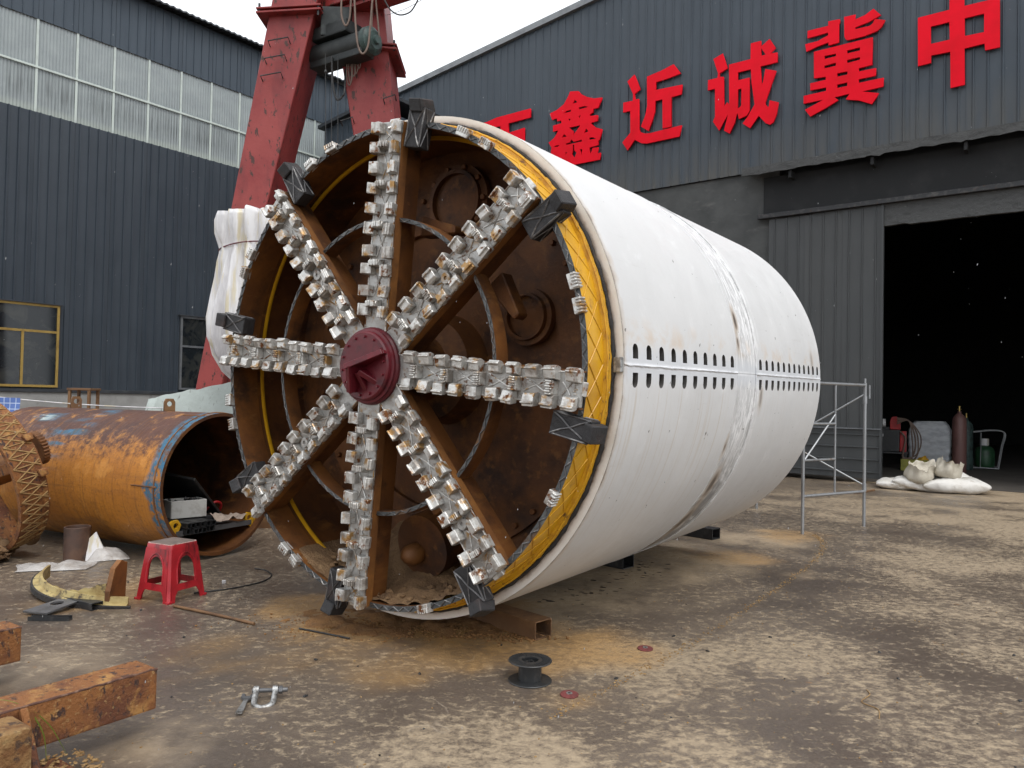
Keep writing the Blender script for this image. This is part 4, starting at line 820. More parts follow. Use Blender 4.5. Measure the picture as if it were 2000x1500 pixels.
cable([(-2.211, 12.300, 8.092), (-2.091, 12.300, 7.893), (-1.939, 12.300, 7.804), (-1.775, 12.300, 7.849), (-1.678, 12.300, 7.985), (-1.631, 12.300, 8.104)], .012, 'wire', 'thin dark cable sagging across the sky right of the crane')
cable([(-2.508, 14.000, 8.627), (-1.813, 12.000, 7.744), (-1.245, 10.000, 6.875)], .004, 'wire', 'hair-thin wire rising to the right from the crane leg', n=4)
cable([(-3.187, 13.000, 7.401), (-3.160, 13.000, 6.978), (-3.110, 13.000, 6.732), (-3.065, 13.000, 6.671), (-2.996, 13.000, 6.725), (-2.955, 13.000, 6.841), (-3.018, 13.300, 7.467)], .018, 'wire', 'black cable loop hanging under the dark hoist drum')
for (x, lab) in ((636, 'thin pendant wire with a black ball, left of the hanging wires'), (647.5, 'thin pendant wire, middle of the three under the hoist'), (660, 'thin pendant wire, right of the three under the hoist')):
    a, b = {636: ((-3.269, 12.900, 7.415), (-3.226, 12.900, 5.712)), 647.5: ((-3.168, 12.900, 7.374), (-3.127, 12.900, 5.714)), 660: ((-3.059, 12.900, 7.376), (-3.019, 12.900, 5.716))}[x]
    o = B().tube([Vector((0, 0, 0)), Vector(b) - Vector(a)], .007, 6).obj('pendant_wire', M['wire'], None, loc=a, label=lab, cat='wire', group='cables hanging from the crane')
    if x == 636: B().blob(Vector((-3.261, 12.900, 7.109)) - Vector(a), .03, .03, .035, 10, 7, .0).obj('ball', M['wire'], o, smooth=60)
for k in range(5):
    dx = k * 5
    P = [[(-2.914, 13.100, 7.523), (-2.915, 13.100, 7.202), (-2.884, 13.100, 7.025), (-2.851, 13.100, 7.115), (-2.852, 13.100, 7.515)], [(-2.870, 13.100, 7.523), (-2.873, 13.100, 7.274), (-2.834, 13.100, 7.124), (-2.801, 13.100, 7.204), (-2.799, 13.100, 7.516)], [(-2.826, 13.100, 7.524), (-2.820, 13.100, 7.293), (-2.791, 13.100, 7.169), (-2.758, 13.100, 7.276), (-2.755, 13.100, 7.517)], [(-2.782, 13.100, 7.525), (-2.778, 13.100, 7.383), (-2.740, 13.100, 7.259), (-2.716, 13.100, 7.348), (-2.729, 13.100, 7.517)], [(-2.949, 13.100, 7.522), (-2.949, 13.100, 7.157), (-2.910, 13.100, 6.971), (-2.867, 13.100, 7.043), (-2.867, 13.100, 7.381)]][k]
    cable(P, .011, 'cable', 'small brown cable coil bunched below the hoist end', 'bunched cable coils', seg=6, n=6)

# ------------------------------------------------------------------ covered things behind
def wrapped():
    b = B(); prof = [(1.62, .30), (1.75, .42), (1.9, .56), (2.1, .68), (2.3, .745), (2.55, .75), (2.8, .72), (3.05, .69), (3.25, .675), (3.36, .665), (3.40, .660), (3.44, .668), (3.6, .69), (3.76, .69), (3.82, .67), (3.84, .5), (3.835, .0)]
    NA = 150; vs = []
    for (z, r) in prof:
        for i in range(NA):
            t = 2 * pi * i / NA
            p = .045 * sin(17 * t + 1.2 * sin(3 * t) + z * 1.5) + .030 * sin(31 * t - z * 2 + 2 * sin(2 * t)) + .05 * nz(cos(t) * 2, sin(t) * 2, z * 1.4)
            k = min(1, (r / .6)) * (.5 if 3.35 < z < 3.46 else 1)
            rr = max(0, r + p * k); vs.append((rr * cos(t), rr * sin(t), z + .03 * nz(cos(t) * 3, sin(t) * 3, z) * k))
    b.add(vs, [(j * NA + i, j * NA + (i + 1) % NA, (j + 1) * NA + (i + 1) % NA, (j + 1) * NA + i) for j in range(len(prof) - 1) for i in range(NA)]); return b
WR = thing('wrapped_drum', 'upright drum wrapped in pleated white tarpaulin tied with a cord, left of the cutterhead', 'wrapped drum', (-3.02, 9.7, 0))
wrapped().obj('tarpaulin', M['wrap'], WR, smooth=80)
B().tube([(.682 * cos(t), .682 * sin(t), 3.40 + .02 * sin(3 * t)) for t in [2 * pi * i / 60 for i in range(60)]], .008, 6, closed=True).obj('cord', M['hub'], WR, smooth=60)
B().lathe([(.40, 0), (.40, 1.7), (0, 1.7)], 40, 'Z').obj('stand', M['tube_rust'], WR, smooth=40)
def draped():
    b = B(); NX, NY = 40, 26; vs = []
    for j in range(NY + 1):
        for i in range(NX + 1):
            x = -1.05 + 2.1 * i / NX; y = -.75 + 1.5 * j / NY
            ex = min(1, max(0, (1.0 - abs(x)) / .16)); ey = min(1, max(0, (.70 - abs(y)) / .16)); e = min(ex, ey) ** .5
            top = 1.52 + .22 * (x + 1.0) * .9 - .05 * abs(y); z = top * e + .05 * nz(x, y, 0, 2.2) * e + .03 * nz(x, y, 3, 6)
            k = 1 - .06 * (1 - e); vs.append((x * (1.02 if e > .5 else 1.06), y, max(.0, z)))
    b.add(vs, [(j * (NX + 1) + i, j * (NX + 1) + i + 1, (j + 1) * (NX + 1) + i + 1, (j + 1) * (NX + 1) + i) for j in range(NY) for i in range(NX)]); return b
draped().obj('covered_machine', M['tarp_green'], None, smooth=70, loc=(-4.05, 10.9, 0), rot=(0, 0, rad(-12)), label='machine under a stained pale green tarpaulin behind the rusty drum', cat='covered machine')

# ------------------------------------------------------------------ rusty drum lying on its side (local y along the axis, away)
DA = rad(62.13); DM = Matrix.Translation((-2.853, 7.618, .72)) @ Matrix.Rotation(DA, 4, 'Z')
D = thing('rusty_drum', 'big rusty orange steel drum lying on its side with blue paint at the rim', 'drum', M=DM)
def drum_material():
    n = NT('rusted_drum_steel'); v = n.co(); x, y, z = n.sep(v)
    nb = n.noise(n.co((1, .5, 1)), 2.2, 5, .6, .3); nf = n.noise(n.co((1, 1, 1), loc=(3, 1, 0)), 13, 5, .7); ns = n.noise(n.co((1, .25, 2.2), loc=(1, 4, 0)), 5, 5, .65)
    col = n.mix(n.mr(nb, .32, .68), (.52, .205, .020), (.36, .130, .014))
    col = n.mix(n.mul(n.mr(ns, .5, .72), .6), col, (.13, .05, .018))
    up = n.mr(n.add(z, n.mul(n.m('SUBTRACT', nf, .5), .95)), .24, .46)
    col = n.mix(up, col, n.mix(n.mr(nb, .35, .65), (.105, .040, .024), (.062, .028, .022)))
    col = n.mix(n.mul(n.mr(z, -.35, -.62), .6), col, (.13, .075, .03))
    blue = n.mix(n.mr(nf, .4, .6), (.025, .14, .25), (.06, .10, .12))
    edge = n.mul(n.mr(n.add(y, n.mul(n.m('SUBTRACT', nb, .5), .12), n.mul(n.mr(n.m('ABSOLUTE', n.m('SUBTRACT', z, .02)), .14, .0), -.10)), .19, .14), n.mr(nf, .62, .50), n.mr(z, -.55, -.35)); col = n.mix(edge, col, blue)
    for (p, r) in (((-.55, 1.75, .38), .32), ((-.48, 1.55, .52), .25), ((-.62, 1.95, .25), .22), ((-.3, 2.3, .62), .3), ((-.2, 1.5, .66), .2)):
        d = n.dist(v, p); f = n.mul(n.mr(d, r, r * .3), n.mr(ns, .50, .60)); col = n.mix(n.mul(f, .9), col, blue)
    wh = n.mul(n.mr(n.dist(v, (-.35, 2.45, .60)), .35, .1), n.mr(ns, .60, .66)); col = n.mix(wh, col, (.42, .48, .46))
    run = n.noise(n.co((.5, 9, .5), loc=(2, 2, 5)), 3, 4, .6); col = n.mix(n.mul(n.mr(run, .52, .66), .5), col, (.17, .065, .016)); pit = n.noise(n.co(loc=(5, 5, 5)), 34, 4, .7); col = n.mix(n.mul(n.mr(pit, .54, .66), .45), col, (.10, .04, .014))
    col = n.mix(n.mul(n.mr(n.noise(n.co(loc=(9, 5, 1)), 4, 5, .7), .56, .66), .6), col, (.56, .25, .05))
    n.bump(n.add(nf, n.mul(up, .4), n.mul(pit, .5)), .45, .010); return n.done(col, n.mr(nf, .3, .7, .5, .75), .1)
M['drum'] = drum_material()
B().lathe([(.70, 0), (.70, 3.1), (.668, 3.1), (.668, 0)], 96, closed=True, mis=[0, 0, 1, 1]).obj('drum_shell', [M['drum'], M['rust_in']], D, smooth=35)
rj = random.Random(6)
wd = B(); wd.tube([((.702) * cos(t), .085 + rj.uniform(-.003, .003), .702 * sin(t)) for t in [2 * pi * i / 140 for i in range(140)]], .007, 6, closed=True)
wd.tube([(.703 * cos(rad(180) + 0), .05 + .35 * i / 20, .703 * sin(rad(178))) for i in range(21)], .008, 6)
wd.tube([(.703 * cos(rad(107)), .03 + .3 * i / 20, .703 * sin(rad(107))) for i in range(21)], .006, 6)
wd.obj('weld_bead', M['rust_web'], D, smooth=60)
lugp = [(-.055, 0), (.055, 0), (.055, .10), (.035, .135), (-.035, .135), (-.055, .10)]; hole = [(.028 * cos(2 * pi * i / 12), .08 + .028 * sin(2 * pi * i / 12)) for i in range(12)]
lug_me = fill2d([lugp, hole], .03, 'lifting_lug', M['tube_rust'])
for yy in (.83, 2.40): link('lifting_lug', lug_me, D, (0.02, yy, .695), (0, 0, rad(-20)))
yl = fill2d([[(-.06, 0), (.06, 0), (.06, .08), (.03, .13), (-.03, .13), (-.06, .08)], hole], .03, 'inner_lug', M['yellow_lug'])
for a in (218, 318): link('inner_lug', yl, D, M=Matrix.Rotation(-rad(a), 4, 'Y') @ Matrix.Translation((.665, .10, 0)) @ Matrix.Rotation(-pi / 2, 4, 'Y'))
lg2 = fill2d([[(-.06, 0), (.06, 0), (.06, .08), (.03, .13), (-.03, .13), (-.06, .08)], hole], .03, 'inner_lug', M['tube_rust']); link('inner_lug', lg2, D, M=Matrix.Rotation(-rad(128), 4, 'Y') @ Matrix.Translation((.665, .25, 0)) @ Matrix.Rotation(-pi / 2, 4, 'Y'))
B().lathe([(.667, 2.9), (0, 2.9)], 40).obj('end_plate', M['rust_in'], D)
# things stowed inside the drum
def indrum(name, label, category, x, y, z, rz=0, group=None, rx=0, ry=0): return thing(name, label, category, M=DM @ Matrix.Translation((x, y, z)) @ Euler((rx, ry, rz)).to_matrix().to_4x4(), group=group)
t = indrum('shelf_plate', 'flat dark steel tray inside the mouth of the rusty drum', 'tray', 0, .55, -.46); B().box((0, 0, 0), (.92, .95, .02)).obj('tray_sheet', M['darkmetal'], t, bevel=.004, seg=1); B().box((0, -.48, .02), (.92, .012, .05)).obj('tray_lip', M['plate'], t)
rr = random.Random(9)
for i in range(13):
    x = -.36 + .052 * (i % 7) + rr.uniform(-.01, .01); z = -.425 + .055 * (i // 7)
    o = indrum('steel_profile', 'black hollow steel profile in the bundle inside the rusty drum', 'profile', x, .06 + rr.uniform(-.03, .05), z, rr.uniform(-.05, .05), 'bundle of black profiles')
    b = B(); s = .022
    for (a, c, w_, h_) in ((0, s, .044, .004), (0, -s, .044, .004), (s, 0, .004, .048), (-s, 0, .004, .048)): b.box((a, .35, c), (w_, .8, h_))
    b.obj('profile_body', M['darkmetal'], o)
t = indrum('plastic_box', 'dirty white plastic box with a rust stain inside the rusty drum', 'box', -.13, .36, -.335, rad(-18))
b = B(); W_, D_, H_ = .34, .22, .17
for (c, d) in (((0, -D_ / 2, H_ / 2), (W_, .008, H_)), ((0, D_ / 2, H_ / 2), (W_, .008, H_)), ((-W_ / 2, 0, H_ / 2), (.008, D_, H_)), ((W_ / 2, 0, H_ / 2), (.008, D_, H_)), ((0, 0, .004), (W_, D_, .008))): b.box(c, d)
b.obj('box_shell', M['white_plastic'], t, bevel=.003, seg=1)
b = B(); [b.blob((rr.uniform(-.14, .14), rr.uniform(-.08, .08), .12 + rr.uniform(0, .05)), .02, .02, .02, 7, 5, .2, rr) for _ in range(26)]; b.obj('bolts_inside', M['darkmetal'], t, kind='stuff')
t = indrum('box_stand', 'dark steel block under the white plastic box inside the drum', 'block', -.1, .42, -.45, rad(-18)); B().box((0, 0, .06), (.5, .3, .11)).obj('block_body', M['darkmetal'], t, bevel=.01)
t = indrum('leaning_plate', 'thick dark steel plate leaning inside the rusty drum behind the white box', 'plate', .18, .62, -.22, rad(20), rx=rad(10), ry=rad(38)); B().box((0, 0, 0), (.95, .5, .03)).obj('plate_body', M['darkmetal'], t, bevel=.004, seg=1)
t = indrum('cloth_pile', 'crumpled tan cloth lying beside the profiles inside the drum', 'cloth', .22, .16, -.40)
b = B(); vs = []
for j in range(15):
    for i in range(19):
        x = -.16 + .32 * i / 18; y = -.12 + .24 * j / 14; vs.append((x, y, .05 + .06 * nz(x, y, 1, 7) + .03 * nz(x, y, 4, 17) - .35 * (x * x + y * y)))
b.add(vs, [(j * 19 + i, j * 19 + i + 1, (j + 1) * 19 + i + 1, (j + 1) * 19 + i) for j in range(14) for i in range(18)]); b.obj('cloth_sheet', M['card'], t, smooth=70)
t = indrum('hose_loop', 'short loop of red hose inside the rusty drum', 'hose', .34, .5, -.33); B().tube(cat([(-.1, 0, 0), (-.02, -.05, .08), (.06, -.05, .05), (.08, 0, -.04)], 6), .014, 8).obj('hose_body', M['redbox'], t, smooth=60)

# clothes line, cloth and small frame behind the drum
la, lb = Vector((-6.280, 9.200, 1.534)), Vector((-4.149, 9.200, 1.429))
B().tube([(lb - la) * t - Vector((0, 0, .10 * t * (1 - t))) for t in [i / 16 for i in range(17)]], .006, 6).obj('clothes_line', M['wrap'], None, loc=la, label='white clothes line stretched over the rusty drum', cat='rope')
n = NT('blue_check_cloth'); v = n.co(); x, y, z = n.sep(v)
gx_ = n.m('PINGPONG', x, .035); gz_ = n.m('PINGPONG', z, .035)
c_ = n.mix(n.mr(gx_, .004, .005, 1, 0), (.10, .17, .42), (.42, .50, .68)); c_ = n.mix(n.mr(gz_, .004, .005, 1, 0), c_, (.46, .54, .70)); M['check'] = n.done(c_, .8)
b = B(); vs = []
for j in range(13):
    for i in range(21): x = .40 * i / 20; z = -.30 * j / 12; vs.append((x, .02 * sin(14 * x) * (j / 12) + .01 * nz(x, z, 0, 9), z - .015 * x))
b.add(vs, [(j * 21 + i, j * 21 + i + 1, (j + 1) * 21 + i + 1, (j + 1) * 21 + i) for j in range(12) for i in range(20)])
b.obj('hanging_cloth', M['check'], None, smooth=70, loc=(-6.272, 9.180, 1.522), label='blue checked cloth hanging on the clothes line at the left edge', cat='cloth')
SF = thing('low_trestle', 'small brown steel trestle standing behind the rusty drum', 'trestle', (-5.346, 9.600, 1.382)); SF.location.z = 0
b = B(); hz = 1.62
for (x, y) in ((-.12, -.1), (.12, -.1), (.12, .1), (-.12, .1)): b.b2(x - .015, x + .015, y - .015, y + .015, 0, hz)
b.obj('post', M['tube_rust'], SF); B().b2(-.15, .15, -.12, .12, hz, hz + .03).obj('top', M['tube_rust'], SF, bevel=.004, seg=1)

# ------------------------------------------------------------------ old rusty cutter head at the left edge
OC = thing('rusty_cutter_head', 'old rusty cutter head with a weld-hatched rim at the left edge of the yard', 'cutter head', M=Matrix.Translation((-5.10, 7.30, .75)) @ Matrix.Rotation(rad(-31), 4, 'Y') @ Matrix.Rotation(rad(-33), 4, 'Z'))
RR = .75
B().lathe([(RR, 0), (RR, .27), (RR - .025, .27), (RR - .045, .02), (RR - .045, 0)], 80, closed=True).obj('rim', M['beam_rust'], OC, smooth=30)
b = B(); NGR = 44; rj = random.Random(12)
for i in range(NGR):
    t0 = 2 * pi * i / NGR
    for s in (1, -1): b.tube([((RR + .003) * cos(t0 + s * .18 * q), .015 + .24 * q, (RR + .003) * sin(t0 + s * .18 * q)) for q in (0, .25, .5, .75, 1)], .007, 5)
    b.tube([((RR + .003) * cos(t0), .015 + .24 * q, (RR + .003) * sin(t0)) for q in (0, .5, 1)], .006, 5)
b.obj('hatched_weld', M['mud'], OC, smooth=60)
am = B().b2(.10, .70, .02, .12, -.055, .055).mesh('arm', M['beam_rust'], bevel=.012)
for k in range(5): link('arm', am, OC, M=Matrix.Rotation(-rad(-14 + 72 * k), 4, 'Y'))
B().lathe([(0, -.05), (.10, -.05), (.14, .0), (.14, .30), (0, .30)], 40).obj('hub', M['rust_web'], OC, smooth=35)
gp = [];
for i in range(30):
    for (q, r) in ((0, .145), (.25, .165), (.5, .165), (.75, .145)): t = 2 * pi * (i + q) / 30; gp.append((r * cos(t), r * sin(t)))
link('sprocket', fill2d([gp, [(.05 * cos(2 * pi * i / 20), .05 * sin(2 * pi * i / 20)) for i in range(20)]], .06, 'sprocket', M['rust_web']), OC, (.46, .46, -.02))
B().bar((.10, .40, -.02), (.50, .43, -.02), .08, .10).obj('bracket', M['rust_web'], OC, bevel=.01, seg=1)
tb = B().box((0, 0, 0), (.06, .08, .07)).mesh('lug_block', M['beam_rust'], bevel=.015)
for a in (48, 2, -24): link('lug_block', tb, OC, M=Matrix.Rotation(-rad(a), 4, 'Y') @ Matrix.Translation((RR + .015, .24, 0)))
b = B(); rr = random.Random(5)
for i in range(60): b.blob((rr.uniform(-.5, .45), rr.uniform(-.25, .35), rr.uniform(-.0, .18)), rr.uniform(.03, .12), rr.uniform(.03, .12), rr.uniform(.02, .08), 8, 6, .25, rr)
b.obj('mud_pile', M['soil'], None, smooth=50, loc=(-5.1, 7.25, 0), label='lumps of brown mud lying inside the rusty cutter head', cat='mud', kind='stuff')

# ------------------------------------------------------------------ small things on the yard, left
t = thing('pipe_stub', 'short rusty brown pipe stub standing upright before the rusty drum', 'pipe', (-4.13, 7.38, 0)); B().lathe([(.115, 0), (.115, .315), (.103, .315), (.103, .26), (0, .26)], 32, 'Z').obj('pipe_wall', weathered('brown_pipe', (.085, .048, .035), [((.14, .075, .045), 5, .45, .7, (1, 1, 1), 6), ((.05, .035, .03), 7, .55, .7, (1, 1, 1), 6)], .6, .1), t, smooth=40, bevel=.003, seg=1)
def crumple(w, d, h, seed, nx=30, ny=20):
    b = B(); vs = []
    for j in range(ny + 1):
        for i in range(nx + 1):
            x = w * (i / nx - .5); y = d * (j / ny - .5); e = (1 - (2 * i / nx - 1) ** 4) * (1 - (2 * j / ny - 1) ** 4)
            z = .006 + h * e * (.35 + abs(nz(x, y, seed, 4.5)) * 1.6 + .5 * abs(nz(x, y, seed + 3, 13)))
            vs.append((x * (1 + .3 * nz(x, y, seed + 7, 3)), y * (1 + .3 * nz(x, y, seed + 9, 3)), max(.004, z)))
    return b.add(vs, [(j * (nx + 1) + i, j * (nx + 1) + i + 1, (j + 1) * (nx + 1) + i + 1, (j + 1) * (nx + 1) + i) for j in range(ny) for i in range(nx)])
crumple(.62, .34, .035, 2).obj('plastic_sheet', M['clear'], None, smooth=50, loc=(-4.12, 7.02, 0), rot=(0, 0, .25), label='crumpled clear plastic sheet on the ground before the pipe stub', cat='plastic sheet')
crumple(.34, .26, .075, 5).obj('plastic_bag', M['clear'], None, smooth=50, loc=(-3.86, 7.42, 0), rot=(0, 0, .5), label='puffed clear plastic bag beside the pipe stub', cat='bag')
b = B(); b.add([(0, 0, 0), (.17, .03, .0), (.13, .06, .12), (.05, .08, .26), (.0, .05, .2)], [(0, 1, 2, 3, 4)]); b.add([(0, .012, 0), (.17, .042, .0), (.13, .072, .12), (.05, .092, .26), (.0, .062, .2)], [(4, 3, 2, 1, 0)]); b.obj('paper_scrap', M['wrap'], None, loc=(-4.02, 7.33, 0), label='white paper scrap leaning on the pipe stub', cat='paper')

# red plastic stool
ST = thing('plastic_stool', 'worn red plastic stool with arched sides before the rusty drum', 'stool', (-2.66, 6.1, 0), (0, 0, rad(65)))
hb0, ht0, hh = .178, .130, .435
def sideface(u_, v_): k = (hb0 + (ht0 - hb0) * v_ / hh); return k
outer = [(-1, 0), (-.80, 0), (-.76, .05), (-.62, .085), (.62, .085), (.76, .05), (.80, 0), (1, 0), (1, .40), (-1, .40)]
arch = [(-.58, .135), (.58, .135), (.60, .22)] + [(.60 * cos(t), .24 + .10 * sin(t)) for t in [pi * i / 12 for i in range(1, 12)]] + [(-.60, .22)]
fm_ = fill2d([outer, arch], .008, 'side_panel', M['stool'])
def bendstool(me, out=0):
    for v in me.vertices:
        u_, d_, z = v.co.x, v.co.y, v.co.z; k = sideface(0, z); v.co = Vector((u_ * k * .86, -k + d_ + .003, z))
    return me
bendstool(fm_)
ribm = B().tube([(a * .152 * 1.0, 0, b_) for a, b_ in []] or [(0, 0, 0), (0, 0, .001)], .001, 3)
for i in range(4):
    p = link('side_panel', fm_, ST, rot=(0, 0, pi / 2 * i))
    pts = [(-.66, .135), (-.68, .24)] + [(-.68 * cos(t), .24 + .125 * sin(t)) for t in [pi * q / 14 for q in range(1, 14)]] + [(.68, .24), (.66, .135)]
    B().tube([(a * sideface(0, z) * .86, -sideface(0, z) - .004, z) for a, z in pts], .007, 6).obj('arch_rib', M['stool'], p, smooth=60)
for i in range(4):
    b = B(); vs = []; prof = [(-.86, -1.0), (-.93, -1.02), (-1.0, -.99), (-1.03, -1.03), (-.99, -1.0), (-1.02, -.93), (-1.0, -.86)]
    for z in (0, .02, .1, .2, .3, .40):
        k = sideface(0, z) * (1.035 if z == 0 else 1.0)
        for (a, c) in ((-.84, -1.005), (-.90, -1.035), (-.955, -1.02), (-.985, -.985), (-1.02, -.955), (-1.035, -.90), (-1.005, -.84)): vs.append((a * k, c * k, z))
    b.add(vs, [(j * 7 + q, j * 7 + q + 1, (j + 1) * 7 + q + 1, (j + 1) * 7 + q) for j in range(5) for q in range(6)])
    b.obj('leg', M['stool'], ST, smooth=50, rot=(0, 0, pi / 2 * i))
    for f_ in (0,): B().box((-hb0 * .93, -hb0 * .93, .008), (.045, .045, .016)).obj('foot', M['stool'], ST, bevel=.006, rot=(0, 0, pi / 2 * i))
def rsq(h, r, n=6): return [(sx * (h - r) + r * cos(t), sy * (h - r) + r * sin(t)) for (sx, sy, t0) in ((1, 1, 0), (-1, 1, pi / 2), (-1, -1, pi), (1, -1, 1.5 * pi)) for t in [t0 + pi / 2 * i / n for i in range(n + 1)]]
b = B(); vs = []; rows = [(.134, .385), (.139, .39), (.137, .425), (.133, .433)]
for (h, z) in rows: vs += [(x, y, z) for x, y in rsq(h, .035)]
nn_ = len(rsq(1, .1)); b.add(vs, [(j * nn_ + i, j * nn_ + (i + 1) % nn_, (j + 1) * nn_ + (i + 1) % nn_, (j + 1) * nn_ + i) for j in range(3) for i in range(nn_)])
b.obj('seat_rim', M['stool'], ST, smooth=45)
b = B(); b.prism(rsq(.1335, .035), .4335, .4365); b.obj('seat_edge', M['stool_edge'], ST)
b = B(); b.prism(rsq(.126, .032), .436, .4385); b.obj('seat', M['stool_top'], ST)

# cream curved segment
SG = thing('curved_segment', 'cream painted curved steel segment lying beside the red stool', 'steel segment', (-3.02, 6.62, .010), (rad(2), rad(3), 0))
pr = [(.835, 0), (.90, .0), (.90, .05), (.862, .056), (.852, .10), (.835, .10)]
B().lathe([(r, z) for r, z in pr], 34, 'Z', rad(190), rad(282), closed=True).obj('arc_body', M['cream'], SG, smooth=25)
B().lathe([(.915, .004), (.915, .045), (.896, .05), (.896, 0)], 34, 'Z', rad(188), rad(284), closed=True).obj('rubber_edge', M['black'], SG, smooth=40)
b = B(); b.prism([(.60, .02), (.86, .02), (.86, .14), (.80, .30), (.70, .34), (.60, .30)], -.02, .02, lambda r, z, t: (r * cos(rad(272)) - t * sin(rad(272)), r * sin(rad(272)) + t * cos(rad(272)), z)); b.obj('end_plate', M['rust_web'], SG, bevel=.006)

b = B(); vs = []; NW_ = 26
for i in range(NW_ + 1):
    a = rad(212 + 58 * i / NW_); h = .055 + .13 * (i / NW_) ** 3 + .008 * sin(i * 1.9) + (.02 if 9 < i < 14 else 0)
    for (r, z) in ((.80, .03), (.834, .03), (.828, h + .012), (.806, h)): vs.append((r * cos(a), r * sin(a), z))
b.add(vs, [(4 * i + q, 4 * i + (q + 1) % 4, 4 * i + 4 + (q + 1) % 4, 4 * i + 4 + q) for i in range(NW_) for q in range(4)] + [(0, 1, 2, 3), (4 * NW_ + 3, 4 * NW_ + 2, 4 * NW_ + 1, 4 * NW_)]); b.obj('arc_wall', M['cream'], SG, smooth=25)

# cut plates and tube
t = thing('cut_plate', 'grey steel plate with a round hole beside the cream segment', 'plate', (-3.33, 5.66, .0), (rad(4), 0, rad(-14)))
link('plate_body', (lambda m: (m.transform(Matrix.Rotation(-pi / 2, 4, 'X') @ Matrix.Translation((0, 0, 0))), m)[1])(fill2d([[(-.10, -.16), (.10, -.16), (.12, .17), (-.06, .17)], [(.045 * cos(2 * pi * i / 20) + .0, .04 + .045 * sin(2 * pi * i / 20)) for i in range(20)]], .012, 'plate_body', M['plate'])), t, (0, 0, .028))
t = thing('channel_offcut', 'short dark channel offcut lying before the holed plate', 'channel', (-3.2, 5.41, 0), (0, 0, rad(3)))
b = B(); b.b2(-.14, .14, -.02, .02, 0, .008).b2(-.14, .14, -.024, -.018, 0, .03).b2(-.14, .14, .018, .024, 0, .03); b.obj('channel_body', M['darkmetal'], t)
sq_tube('tube_offcut', (-3.02, 5.69), (-3.33, 5.86), .09, .055, .006, M['darkmetal'], label='short dark rectangular tube beside the holed plate', cat='tube')
def rod(pts, r, m, name, label, category, group=None): path = cat(pts, 8); o = path[0].copy(); return B().tube([p - o for p in path], r, 8).obj(name, M[m], None, smooth=60, loc=o, label=label, cat=category, group=group)
rod([(-2.5, 5.79, .012), (-2.1, 5.58, .012), (-1.76, 5.38, .012)], .011, 'tube_rust', 'steel_rod', 'rusty straight steel rod on the ground pointing away from the stool', 'rod')
rod([(-2.52, 6.2, .006), (-2.3, 6.35, .006), (-2.12, 6.6, .006), (-2.1, 6.85, .006), (-2.2, 6.99, .02), (-2.3, 7.0, .03)], .006, 'darkmetal', 'bent_rebar', 'thin dark rod bent into a hook behind the stool', 'rod')
rod([(-1.43, 5.31, .008), (-1.25, 5.22, .008), (-1.04, 5.11, .008)], .006, 'darkmetal', 'welding_rod', 'thin dark rod lying before the bottom spoke', 'rod')
B().box((0, 0, .014), (.030, .028, .028)).obj('foam_cube', M['wrap'], None, bevel=.005, loc=(-2.41, 6.55, 0), rot=(0, 0, .5), label='tiny white block on the ground behind the stool', cat='block')

# wrench and shackle
WRN = thing('adjustable_wrench', 'small dark adjustable wrench lying beside the shackle', 'wrench', (-1.345, 3.98, 0), (0, 0, rad(97))); WRN.scale = (1.05, 1.2, .8)
link('handle', (lambda m: (m.transform(Matrix.Rotation(-pi / 2, 4, 'X')), m)[1])(fill2d([[(-.11, -.011), (-.105, -.014), (.05, -.009), (.05, .009), (-.105, .014), (-.11, .011)], [(-.104 + .005 * cos(2 * pi * i / 10), .005 * sin(2 * pi * i / 10)) for i in range(10)]], .010, 'handle', M['chrome'])), WRN, (0, 0, .013))
link('jaw', (lambda m: (m.transform(Matrix.Rotation(-pi / 2, 4, 'X')), m)[1])(fill2d([[(.05, -.012), (.075, -.034), (.112, -.030), (.108, -.012), (.082, -.010), (.082, .012), (.112, .014), (.114, .028), (.07, .026), (.05, .012)]], .014, 'jaw', M['plate'])), WRN, (0, 0, .016))
B().cyl((.066, -.006, .02), (.066, .012, .02), .006, n=10).obj('adjuster', M['darkmetal'], WRN)
SK = thing('shackle', 'galvanised bow shackle with its pin lying on the ground', 'shackle', (-1.262, 4.05, .0), (rad(22), 0, rad(8))); SK.scale = (.74, .74, .8)
pa = [(-.066, .075, .03), (-.066, .03, .028), (-.066, -.02, .024)] + [(-.066 * cos(t), -.02 - .066 * sin(t), .022) for t in [pi * i / 10 for i in range(1, 10)]] + [(.066, -.02, .024), (.066, .03, .028), (.066, .075, .03)]
B().tube(pa, .021, 12).obj('bow', M['chrome'], SK, smooth=60)
for s in (-1, 1): B().cyl((s * .066 - .018, .078, .03), (s * .066 + .018, .078, .03), .030, n=18).obj('eye', M['chrome'], SK, smooth=40)
b = B().cyl((-.095, .078, .03), (.125, .078, .03), .015, n=14); b.cyl((.09, .078, .03), (.115, .078, .03), .026, n=6); b.cyl((.115, .078, .03), (.15, .078, .03), .015, n=12); b.obj('pin', M['plate'], SK, smooth=35)

